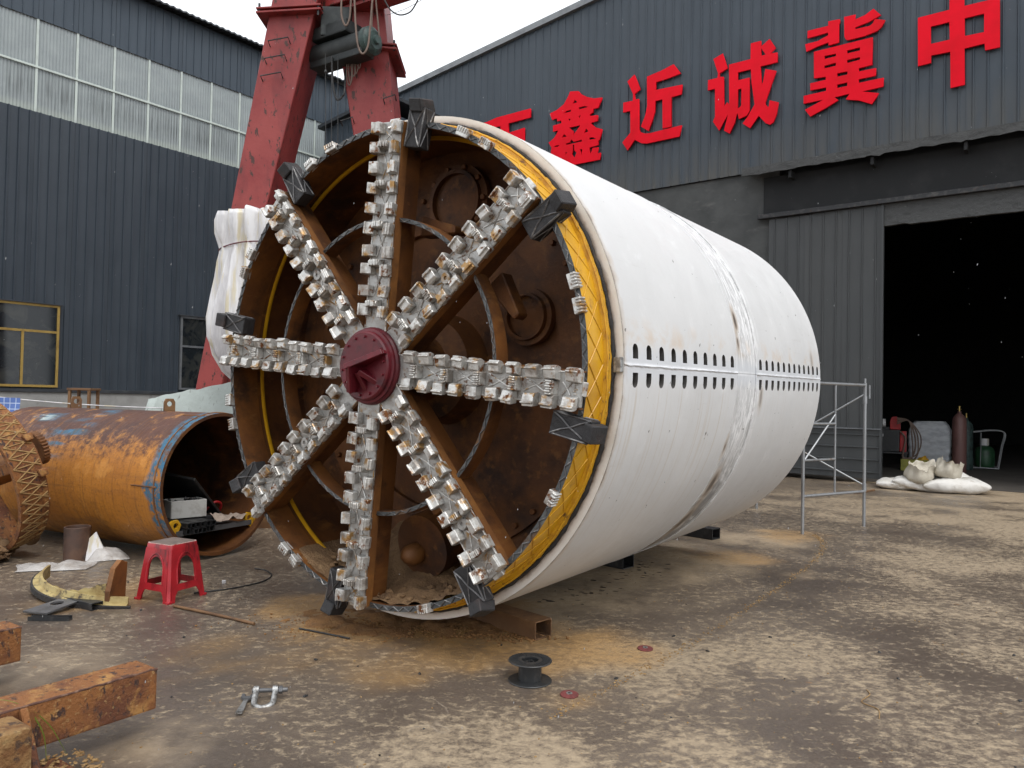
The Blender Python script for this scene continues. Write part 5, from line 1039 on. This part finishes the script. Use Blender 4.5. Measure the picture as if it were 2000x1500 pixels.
# rusty skid frame at the lower left
M['mud_rust'] = weathered('mud_caked_rust', (.30, .17, .065), [((.17, .075, .025), 5, .45, .58, (1, 1, 1), 8), ((.42, .29, .13), 9, .53, .64, (1, 1, 1), 8), ((.09, .05, .028), 26, .56, .64, (1, 1, 1), 6)], .95, 0, (1, 45, .02))
SKD = thing('rusty_skid_frame', 'heavy orange-rusted steel skid frame in the lower left corner', 'steel frame', (-2.2, 3.4, 0))
so0 = Vector((-2.2, 3.4, 0)); u1 = Vector((-1.64, 3.64, 0)); dv = (Vector((-1.88, 3.30, 0)) - u1).normalized(); pv = Vector((dv.y, -dv.x, 0))
if pv.x > 0: pv = -pv
def skid(p, L, w_, z0, z1, name='beam'):
    b = B(); b.bar(p + pv * (w_ / 2) + Vector((0, 0, (z0 + z1) / 2)) - so0, p + dv * L + pv * (w_ / 2) + Vector((0, 0, (z0 + z1) / 2)) - so0, w_, z1 - z0)
    o = b.obj(name, M['beam_rust'], SKD, bevel=.010, seg=2)
    rj = random.Random(1); e = B(); N_ = 60
    e.tube([p + dv * (L * i / N_) + pv * rj.uniform(.002, .005) + Vector((0, 0, z1 - rj.uniform(.002, .005))) - so0 for i in range(N_ + 1)], [.006 + rj.uniform(-.002, .002) for _ in range(N_ + 1)], 6); e.obj('edge_weld', M['beam_edge'], o, smooth=60); return o
skid(u1, 1.9, .19, .12, .31); skid(Vector((-2.66, 4.24, 0)) , 1.5, .19, .12, .31)
cx0 = u1 + dv * .55; b = B(); b.bar(u1 + dv * .62 - pv * .10 + Vector((0, 0, .17)) - so0, u1 + dv * 1.6 - pv * .10 + Vector((0, 0, .17)) - so0, .198, .25); b.obj('cross_beam', M['mud_rust'], SKD, bevel=.018)
for q in (.565,):
    p = u1 + dv * q; b = B(); b.add([p + Vector((0, 0, .30)) - so0, p - pv * .02 + Vector((0, 0, .31)) - so0, p - pv * .17 + Vector((0, 0, .06)) - so0, p + Vector((0, 0, .06)) - so0] + [v + dv * .03 for v in (p + Vector((0, 0, .30)) - so0, p - pv * .02 + Vector((0, 0, .31)) - so0, p - pv * .17 + Vector((0, 0, .06)) - so0, p + Vector((0, 0, .06)) - so0)], [(0, 1, 2, 3), (7, 6, 5, 4), (0, 4, 5, 1), (1, 5, 6, 2), (2, 6, 7, 3), (3, 7, 4, 0)]); b.obj('gusset', M['beam_rust'], SKD, bevel=.005, seg=1)
b = B(); b.bar(u1 + dv * .44 - pv * .18 + Vector((0, 0, .045)) - so0, u1 + dv * 1.9 - pv * .18 + Vector((0, 0, .045)) - so0, .36, .03); b.obj('base_plate', M['beam_rust'], SKD, bevel=.004, seg=1)
b = B(); rr = random.Random(21)
for i in range(420):
    p = u1 + dv * rr.uniform(.36, 1.0) - pv * rr.uniform(.0, .26); r = rr.choice((.003, .004, .006, .008)); b.blob((p.x + 2.2, p.y - 3.4, .062 + rr.uniform(0, .012)), r * rr.uniform(.8, 2.2), r, r * .6, 6, 4, .3, rr, Matrix.Rotation(rr.uniform(0, 6), 3, 'Z'))
b.obj('chip_litter', M['mud'], None, loc=so0, label='wood chips and dry soil littering the base plate of the skid frame', cat='litter', kind='stuff')
def blade_grass(pts, w_):
    b = B(); P = cat(pts, 8); vs = []; N_ = len(P)
    for i, p in enumerate(P):
        k = w_ * (1 - (i / (N_ - 1)) ** 2) + .0006; vs += [p + Vector((k, 0, 0)), p - Vector((k, 0, 0)), p + Vector((0, k * .5, k * .4))]
    fs = []
    for i in range(N_ - 1):
        for q in range(3): fs.append((3 * i + q, 3 * i + (q + 1) % 3, 3 * i + 3 + (q + 1) % 3, 3 * i + 3 + q))
    return b.add(vs, fs)
WD = thing('weed', 'few yellow-green grass blades caught on the rusty skid frame', 'weed', so0)
bp0 = u1 + dv * .52 - pv * .015 - so0
for k, pts in enumerate(([(0, 0, .06), (-.01, -.02, .17), (-.03, -.03, .28)], [(0, 0, .26), (.05, .01, .20), (.10, .03, .09)], [(-.03, 0, .27), (.02, 0, .18), (.03, .01, .06)], [(-.25, -.05, .335), (-.12, -.02, .325), (-.01, 0, .27)])):
    blade_grass([bp0 + Vector(p) for p in pts], .003).obj('grass_blade', M['grass'], WD)
b = B(); rr = random.Random(2)
for i in range(40):
    c = bp0 + dv * rr.uniform(.05, .16) - pv * rr.uniform(.02, .12) + Vector((0, 0, rr.uniform(-.0, .03) + .08)) ; c.z = .07 + rr.uniform(0, .03); a = rr.uniform(0, 6.3); l = rr.uniform(.012, .03); d_ = Vector((cos(a), sin(a), rr.uniform(-.2, .7))) * l; s_ = Vector((-sin(a), cos(a), 0)) * l * .35
    b.add([c, c + d_ * .5 + s_, c + d_, c + d_ * .5 - s_], [(0, 1, 2, 3)])
b.obj('leaf_tuft', weathered('leaf_green', (.07, .13, .025), [((.14, .17, .04), 20, .5, .7, (1, 1, 1), 3)], .6, 0, None), WD)

# ------------------------------------------------------------------ small things on the yard, right
SPL = thing('cable_spool', 'empty black plastic wire spool standing on the yard', 'spool', (.135, 4.43, 0), (0, 0, .3))
fl_ = lambda z0, z1: [(.048, z0), (.123, z0), (.126, (z0 + z1) / 2), (.123, z1), (.048, z1)]
low = B().lathe(fl_(0, .008), 48, 'Z', closed=True).obj('flange', M['blackplastic'], SPL, smooth=35); top_ = B().lathe(fl_(.112, .120), 48, 'Z', closed=True).obj('flange', M['blackplastic'], SPL, smooth=35)
B().lathe([(.066, .006), (.066, .114), (.052, .114), (.052, .006)], 40, 'Z', closed=True).obj('barrel', M['blackplastic'], SPL, smooth=35)
b = B(); b.lathe([(.026, .02), (.026, .110), (.019, .110), (.019, .02)], 6, 'Z', closed=True)
for i in range(6): t = 2 * pi * i / 6; b.bar((.024 * cos(t), .024 * sin(t), .075), (.055 * cos(t), .055 * sin(t), .075), .005, .06)
b.obj('core', M['blackplastic'], SPL)
b = B()
for i in range(40): t = 2 * pi * i / 40; b.bar((.07 * cos(t), .07 * sin(t), .1215), (.116 * cos(t), .116 * sin(t), .1215), .002, .003)
b.obj('flange_ribs', M['blackplastic'], top_)
for (x, y, lab) in ((.345, 4.22, 'red-brown cutting disc lying nearest the camera, right of the black spool'), (.90, 5.03, 'red-brown cutting disc lying farther off, right of the square tube')):
    t = thing('cutting_disc', lab, 'disc', (x, y, 0), (rad(4), 0, 0), 'cutting discs on the ground'); B().lathe([(.011, .012), (.022, .013), (.05, .008), (.050, .004), (.011, .007)], 36, 'Z', closed=True).obj('disc_body', M['disc'], t, smooth=30); B().lathe([(.008, .0145), (.017, .0145), (.017, .0125), (.008, .0125)], 20, 'Z', closed=True).obj('bore_ring', M['chrome'], t)
rod([(6.35, 14.2, .012), (6.6, 14.4, .012), (7.0, 14.8, .014)], .02, 'tube_rust', 'rusty_bar', 'rusty brown bar on the ground at the foot of the sliding door', 'bar')
rod([(1.92, 3.98, .004), (1.97, 4.1, .004), (1.93, 4.2, .004), (2.02, 4.3, .006), (2.04, 4.38, .004)], .0025, 'mud', 'straw', 'thin pale straw curled on the wet concrete, lower right', 'straw')
# soil spilled round the head, crumbs over the yard
def crumbs(n_, fx, mat, name, label, seed, rs):
    b = B(); rr = random.Random(seed)
    for i in range(n_):
        x, y = fx(rr); r = rr.choice(rs); b.blob((x, y, r * .35), r * rr.uniform(.8, 1.6), r, r * .65, 6, 4, .28, rr, Matrix.Rotation(rr.uniform(0, 6), 3, 'Z'))
    return b.obj(name, mat, None, smooth=40, label=label, cat='soil', kind='stuff')
crumbs(1500, lambda r: (-.75 + r.gauss(0, .42), 5.42 + r.gauss(0, .14)), M['soil_or'], 'spilled_soil', 'ochre soil crumbs spilled on the concrete below the cutterhead', 31, (.002, .003, .004, .006, .009))
crumbs(260, lambda r: (-.05 + r.gauss(0, .2), 5.22 + r.gauss(0, .05)), M['soil_or'], 'spilled_soil', 'ochre soil lumps beside the open square tube', 32, (.003, .004, .006, .009, .013))
crumbs(170, lambda r: (r.uniform(-4, 5), r.uniform(3.2, 9)), M['darkmetal'], 'yard_grit', 'dark specks of slag and grit scattered over the yard', 33, (.002, .003, .004, .006, .010))
b = B(); vs = []; NX, NY = 60, 24
for j in range(NY + 1):
    for i in range(NX + 1):
        x = -1.7 + 1.9 * i / NX; y = 5.15 + .75 * j / NY; e = max(0, 1 - ((x + .75) / .95) ** 2) * max(0, 1 - ((y - 5.52) / .37) ** 2)
        vs.append((x, y, -.006 + .05 * e * (.4 + nz(x, y, 0, 5) + .5 * nz(x, y, 2, 14) + .3 * nz(x, y, 4, 40))))
b.add(vs, [(j * (NX + 1) + i, j * (NX + 1) + i + 1, (j + 1) * (NX + 1) + i + 1, (j + 1) * (NX + 1) + i) for j in range(NY) for i in range(NX)])
b.obj('soil_drift', M['soil_or'], None, smooth=60, label='low drift of ochre soil on the concrete under the cutterhead', cat='soil', kind='stuff')

ridge = cat([(0.241, 3.932, 0), (1.000, 4.868, 0), (1.817, 5.979, 0), (2.622, 7.158, 0), (3.335, 8.286, 0), (3.690, 9.066, 0), (3.795, 9.594, 0)], 24)
def on_ridge(r):
    q = r.choice(ridge); return q.x + r.gauss(0, .02), q.y + r.gauss(0, .02)
crumbs(900, on_ridge, M['mud'], 'mud_ridge', 'thin curved line of pale dried mud left on the concrete right of the shield', 41, (.002, .003, .004, .006))
crumbs(900, lambda r: (r.uniform(-3.5, 4.5), 3.2 + 6 * r.random() ** 1.5), M['mud'], 'loose_grit', 'pale crumbs of dried mud scattered over the yard', 42, (.0015, .002, .003, .005))
b = B(); rr = random.Random(15)
for i in range(60):
    t = rr.random(); k = rr.choice((-.12, .0, .0, .05, .16)); x = .35 + 1.15 * t + k + rr.gauss(0, .03); y = 6.05 + 1.75 * t - k * .6 + rr.gauss(0, .04); l = rr.uniform(.008, .04)
    b.blob((x, y, .001), l, l * rr.uniform(.25, .6), .0018, 9, 4, .2, rr, Matrix.Rotation(rr.uniform(-.5, .3), 3, 'Z'))
b.obj('drip_marks', weathered('wet_drip', (.022, .018, .015), [((.04, .033, .028), 9, .45, .6, (1, 1, 1), 3)], .25, 0, None), None, smooth=60, label='row of small dark drips on the dry concrete under the shield', cat='drips', kind='stuff')

# ------------------------------------------------------------------ scaffold
SC = thing('scaffold', 'galvanised tube scaffold frame standing behind the tail of the white shield', 'scaffold', (4.22, 10.0, 0))
so1 = Vector((4.22, 10.0, 0)); pL, pR = Vector((3.67, 9.65, 0)), Vector((4.77, 10.37, 0)); bk = Vector((-.95, 1.55, 0)); up = lambda p, z: p + Vector((0, 0, z)) - so1
def pole(name, a, b_, r=.021): return B().cyl(a, b_, r, n=14).obj(name, M['galv'], SC, smooth=40)
HT = 1.93
for p in (pL, pR, pL + bk, pR + bk): pole('post', up(p, 0), up(p, HT))
for q in (Vector((0, 0, 0)), bk):
    pole('rail', up(pL + q, HT - .03), up(pR + q, HT - .03), .019); pole('rail', up(pL + q, .47), up(pR + q, .47), .019)
    mid = (pL + pR) / 2 + q; pole('inner_post', up(mid, .45), up(mid, HT - .03), .013)
    for z in (1.38, .92): pole('rung', up(pL + q, z), up(mid, z), .015)
pole('brace', up(pR, .55), up(pL + bk, 1.75), .011); pole('brace', up(pL + bk, .35) , up(pR, 1.78), .011); pole('brace', up(pL, 1.7), up(pL + bk, .3), .011); pole('brace', up(pL, .9), up((pL + pR) / 2, 1.5), .011)
for z in (1.70, .52):
    c = B().cyl(up(pR, z - .05), up(pR, z + .05), .028, n=14).obj('clamp', M['galv'], SC, smooth=40)
pole('pin', up(pR, HT), up(pR, HT + .06), .014); B().cyl(up(pR + Vector((.06, .0, 0)), 1.72), up(pR + Vector((.06, 0, 0)), 1.90), .012, n=10).obj('lock_pin', M['galv'], SC)

# ------------------------------------------------------------------ sacks at the doorway
def sack(name, label, c, L, W_, H_, yaw, seed, mat='sack', pitch=0, group='white sacks heaped at the doorway'):
    b = B(); NU, NV = 36, 24; vs = []
    for i in range(NU + 1):
        s = i / NU; e = max(.02, 1 - abs(2 * s - 1) ** 3.2); x = L * (s - .5)
        for k in range(NV):
            t = 2 * pi * k / NV; cy_, cz_ = cos(t), sin(t); y = W_ / 2 * math.copysign(abs(cy_) ** .75, cy_) * (.80 + .20 * e); z = H_ / 2 * math.copysign(abs(cz_) ** .8, cz_) * e ** .55
            w2 = .12 * nz(x * 1, y * 1, seed + z, 4) + .10 * (.3 - abs(nz(x, y, seed + 5 + z, 7))) + .07 * (.3 - abs(nz(x + y, y, seed + z, 15))); z2 = z + (w2 * H_ * 1.3 if z > 0 else w2 * .2 * H_)
            vs.append((x, y + w2 * .5 * W_, max(-H_ / 2 * .9, z2)))
    fs = [(i * NV + k, i * NV + (k + 1) % NV, (i + 1) * NV + (k + 1) % NV, (i + 1) * NV + k) for i in range(NU) for k in range(NV)] + [tuple(range(NV)), tuple(range(NU * NV, NU * NV + NV))]
    b.add(vs, fs); return b.obj(name, M[mat], None, smooth=70, loc=(c[0], c[1], c[2] + H_ * .45), rot=(0, pitch, yaw), label=label, cat='sack', group=group)
sack('sack', 'flat white woven sack lying against the foot of the sliding door', (7.72, 15.25, 0), .85, .6, .20, rad(-25), 3)
sack('sack', 'white woven sack lying slantwise under the left open sack', (7.98, 14.98, .02), .95, .55, .22, rad(-34), 8, pitch=rad(8))
sack('sack', 'fullest white sack at the right end of the heap, lying lengthwise', (8.48, 14.72, 0), 1.15, .62, .29, rad(-14), 14)
sack('sack', 'white sack behind the heap, sloping down to the right', (8.62, 15.15, .03), .95, .5, .40, rad(-20), 19, pitch=rad(12))
def open_sack(name, label, c, r, h, seed, tilt):
    b = B(); prof = [(.0, .0), (.75, .0), (1.0, .12), (1.05, .35), (1.0, .6), (.88, .82), (.92, 1.0), (.86, .98), (.80, .8), (.7, .62), (.3, .55), (0, .55)]; NA = 48; vs = []
    for (q, z) in prof:
        for i in range(NA):
            t = 2 * pi * i / NA; k = 1 + .10 * sin(3 * t + seed) + .22 * nz(cos(t) * 1.5, sin(t) * 1.5, seed + z * 2) + .09 * sin(7 * t + seed * 2 + 3 * z) * z
            zz = z + (.10 * sin(2 * t + seed) + .07 * sin(5 * t + seed) + .05 * sin(11 * t) if z > .9 else .08 * nz(cos(t) * 2, sin(t) * 2, seed + 4)) * (z > .3)
            vs.append((r * q * k * cos(t), r * q * k * sin(t) * .85, h * zz))
    b.add(vs, [(j * NA + i, j * NA + (i + 1) % NA, (j + 1) * NA + (i + 1) % NA, (j + 1) * NA + i) for j in range(len(prof) - 1) for i in range(NA)])
    return b.obj(name, M['sack_tan'], None, smooth=70, loc=c, rot=tilt, label=label, cat='sack', group='white sacks heaped at the doorway')
open_sack('open_sack', 'open tan sack on top of the heap, left of the two', (7.95, 14.98, .22), .27, .32, 2, (rad(18), rad(-8), .3))
open_sack('open_sack', 'open tan sack with a torn mouth on top of the heap, right of the two', (8.36, 14.82, .26), .27, .34, 5, (rad(18), rad(6), 1.3))

# ------------------------------------------------------------------ inside the doorway
GS = thing('gas_cylinder', 'tall brown gas cylinder standing just inside the dark doorway', 'gas cylinder', (11.16, 19.14, 0))
B().lathe([(0, 0), (.15, 0), (.16, .03), (.16, 1.28), (.145, 1.38), (.09, 1.46), (.045, 1.50), (.045, 1.55), (0, 1.55)], 32, 'Z').obj('body', M['gasbrown'], GS, smooth=40)
b = B().cyl((0, 0, 1.55), (0, 0, 1.66), .02, n=10); b.cyl((-.05, 0, 1.60), (.05, 0, 1.60), .013, n=8); b.cyl((0, 0, 1.66), (0, 0, 1.675), .035, n=12); b.obj('valve', M['brass'], GS, smooth=35)
BK = thing('bulk_bag', 'grey-white wrinkled bulk bag on a pallet inside the doorway', 'bulk bag', (11.6, 21.3, 0), (0, 0, rad(-30)))
b = B(); NA, NZ = 60, 26; vs = []
for j in range(NZ + 1):
    s = j / NZ; z = .13 + 1.12 * s; k = .96 + .07 * sin(pi * s) - .22 * max(0, s - .82) / .18 - (.06 if s == 0 else 0)
    for i in range(NA):
        t = 2 * pi * i / NA; sq = .52 / max(abs(cos(t)), abs(sin(t))) ** .72
        r = sq * k * (1 + .05 * nz(cos(t) * 2, sin(t) * 2, z * 3) + .022 * sin(z * 34 + 4 * nz(cos(t) * 3, sin(t) * 3, z)))
        vs.append((r * cos(t), r * sin(t), z + .04 * nz(cos(t) * 2, sin(t) * 2, 4) * s))
b.add(vs, [(j * NA + i, j * NA + (i + 1) % NA, (j + 1) * NA + (i + 1) % NA, (j + 1) * NA + i) for j in range(NZ) for i in range(NA)] + [tuple(range(NZ * NA, NZ * NA + NA))]); b.obj('bag', M['bulk'], BK, smooth=60)
pm = M['tube_rust']
for i in range(4): B().b2(-.55, .55, -.55 + .30 * i, -.40 + .30 * i, .09, .115).obj('pallet_board', M['mud'], BK)
for x in (-.5, 0, .5): B().b2(x - .05, x + .05, -.55, .55, 0, .09).obj('pallet_runner', M['mud'], BK)
WM = thing('welding_machine', 'dark welding machine with red side panels on a stand, behind the sliding door edge', 'welding machine', (9.95, 20.3, 0), (0, 0, rad(-28)))
for (x, y) in ((-.42, -.25), (.42, -.25), (.42, .25), (-.42, .25)): B().b2(x - .025, x + .025, y - .025, y + .025, 0, .42).obj('stand_leg', M['darkmetal'], WM)
B().b2(-.48, .48, -.3, .3, .42, .46).obj('stand_top', M['darkmetal'], WM)
B().b2(-.40, .28, -.24, .24, .465, 1.03).obj('case', M['blackplastic'], WM, bevel=.02)
B().b2(.285, .44, -.25, .25, .465, 1.0).obj('side_panel', M['redbox'], WM, bevel=.02)
B().b2(-.3, -.12, -.247, -.241, .55, .62).obj('rating_plate', M['wrap'], WM)
B().b2(-.2, -.1, -.247, -.241, .85, .92).obj('gauge', M['wrap'], WM)
B().prism([(.05, 1.04), (.30, 1.04), (.30, 1.28), (.2, 1.38), (.09, 1.36), (.05, 1.25)], -.10, .10, lambda a, z, y: (a, y, z)).obj('wire_feeder', M['redbox'], WM, bevel=.012)
b = B().cyl((-.28, -.1, 1.2), (-.05, -.1, 1.2), .11, n=20); b.obj('wire_reel', M['wrap'], WM, smooth=40)
B().b2(-.38, .04, -.2, .2, 1.035, 1.10).obj('feeder_base', M['darkmetal'], WM)
for k, (dx, dz, rr_) in enumerate(((.62, .55, .022), (.68, .45, .02), (.56, .35, .018), (.74, .62, .016))):
    B().tube(cat([(.22, -.28, 1.34 - .05 * k), (.48, -.30, 1.28), (dx, -.31, .95), (dx + .02, -.31, dz), (dx - .12, -.31, .22 + .05 * k), (.36, -.32, .35), (.42, -.30, .8), (.30, -.28, 1.0)], 8), rr_, 7).obj('hose', M['cable'], WM, smooth=60)
CA = thing('bottle_cart', 'tube-framed trolley inside the dark doorway, right of the brown cylinder', 'trolley', (12.75, 20.9, 0), (0, 0, rad(-30)))
fr_p = [(-.42, -.3, .04), (.42, -.3, .04), (.42, .3, .04), (-.42, .3, .04)]; B().tube(fr_p, .02, 8, closed=True).obj('base_frame', M['galv'], CA)
for s in (-.3, .3): B().tube(cat([(.42, s, .04), (.5, s, .6), (.56, s, .98), (.30, s, 1.05), (-.1, s, 1.0)], 6), .017, 8).obj('handle', M['galv'], CA, smooth=50)
B().b2(-.42, .42, -.3, .3, .02, .035).obj('deck', M['darkmetal'], CA)
for s in (-.3, .3): B().tube([(-.42, s, .04), (-.40, s, .95), (-.1, s, 1.0)], .015, 8).obj('upright', M['galv'], CA); B().tube([(.0, s, .04), (.02, s, .98)], .012, 8).obj('upright', M['galv'], CA)
for z in (.45, .98): B().tube([(-.40, -.3, z), (-.40, .3, z)], .013, 8).obj('cross_bar', M['galv'], CA)
DG = thing('dark_gas_cylinder', 'dark grey-green gas cylinder standing in the shade behind the brown one', 'gas cylinder', (12.05, 20.35, 0)); B().lathe([(0, 0), (.15, 0), (.16, .03), (.16, 1.10), (.145, 1.2), (.09, 1.28), (.045, 1.32), (.045, 1.38), (0, 1.38)], 28, 'Z').obj('body', M['hoist_green'], DG, smooth=40); B().cyl((0, 0, 1.38), (0, 0, 1.5), .02, n=10).obj('valve', M['brass'], DG)
GG = thing('green_gas_bottle', 'squat green gas bottle standing on the trolley in the doorway', 'gas bottle', (12.83, 20.82, .036)); B().lathe([(0, 0), (.20, .0), (.23, .05), (.24, .12), (.24, .42), (.21, .52), (.12, .58), (.05, .60), (0, .60)], 32, 'Z').obj('body', M['gasgreen'], GG, smooth=40); B().lathe([(.10, .60), (.10, .78), (.085, .78), (.085, .60)], 20, 'Z', closed=True).obj('collar', M['wrap'], GG, smooth=35); B().cyl((0, 0, .6), (0, 0, .72), .02, n=10).obj('valve', M['brass'], GG)
b = B(); b.b2(-.3, .3, -.22, .22, 0, .30); t = thing('yellow_green_crate', 'dull yellow crate on the floor before the bulk bag', 'crate', (10.35, 19.7, 0), (0, 0, rad(-32)))
M['olive'] = weathered('dull_yellow_plastic', (.32, .30, .06), [((.2, .19, .04), 6, .5, .7, (1, 1, 1), 5)], .5, 0, None)
for (c, d) in (((0, -.2, .15), (.6, .015, .3)), ((0, .2, .15), (.6, .015, .3)), ((-.3, 0, .15), (.015, .4, .3)), ((.3, 0, .15), (.015, .4, .3)), ((0, 0, .01), (.6, .4, .02))): B().box(c, d).obj('crate_wall', M['olive'], t, bevel=.004, seg=1)
crumple(.30, .24, .16, 3, 16, 12).obj('yellow_cloth', M['yellow_lug'], None, smooth=50, loc=(10.48, 19.55, .24), rot=(rad(20), 0, .3), label='bright yellow cloth draped over the dull yellow crate', cat='cloth')

# ------------------------------------------------------------------ light rain in the air
b = B(); rr = random.Random(77)
drop = [(0, 0, .006), (.0016, 0, 0), (0, .0016, 0), (-.0016, 0, 0), (0, -.0016, 0), (0, 0, -.004)]
for i in range(420):
    y = 2.2 + 11 * rr.random() ** 1.2; x = rr.uniform(-.72, .72) * y; z = rr.uniform(.15, 1.6 + .56 * y); k = rr.uniform(.5, 1.15)
    b.add([(x + p[0] * k + p[2] * k * .12, y + p[1] * k, z + p[2] * k) for p in drop], [(0, 1, 2), (0, 2, 3), (0, 3, 4), (0, 4, 1), (5, 2, 1), (5, 3, 2), (5, 4, 3), (5, 1, 4)])
link('rain_drops', b.mesh('rain_drops', weathered('rain_water', (.40, .41, .42), [((.30, .31, .32), 3, .4, .6, (1, 1, 1), 2)], .1, 0, None), fix=False), None, label='fine rain drops falling through the air over the yard', cat='rain', kind='stuff')
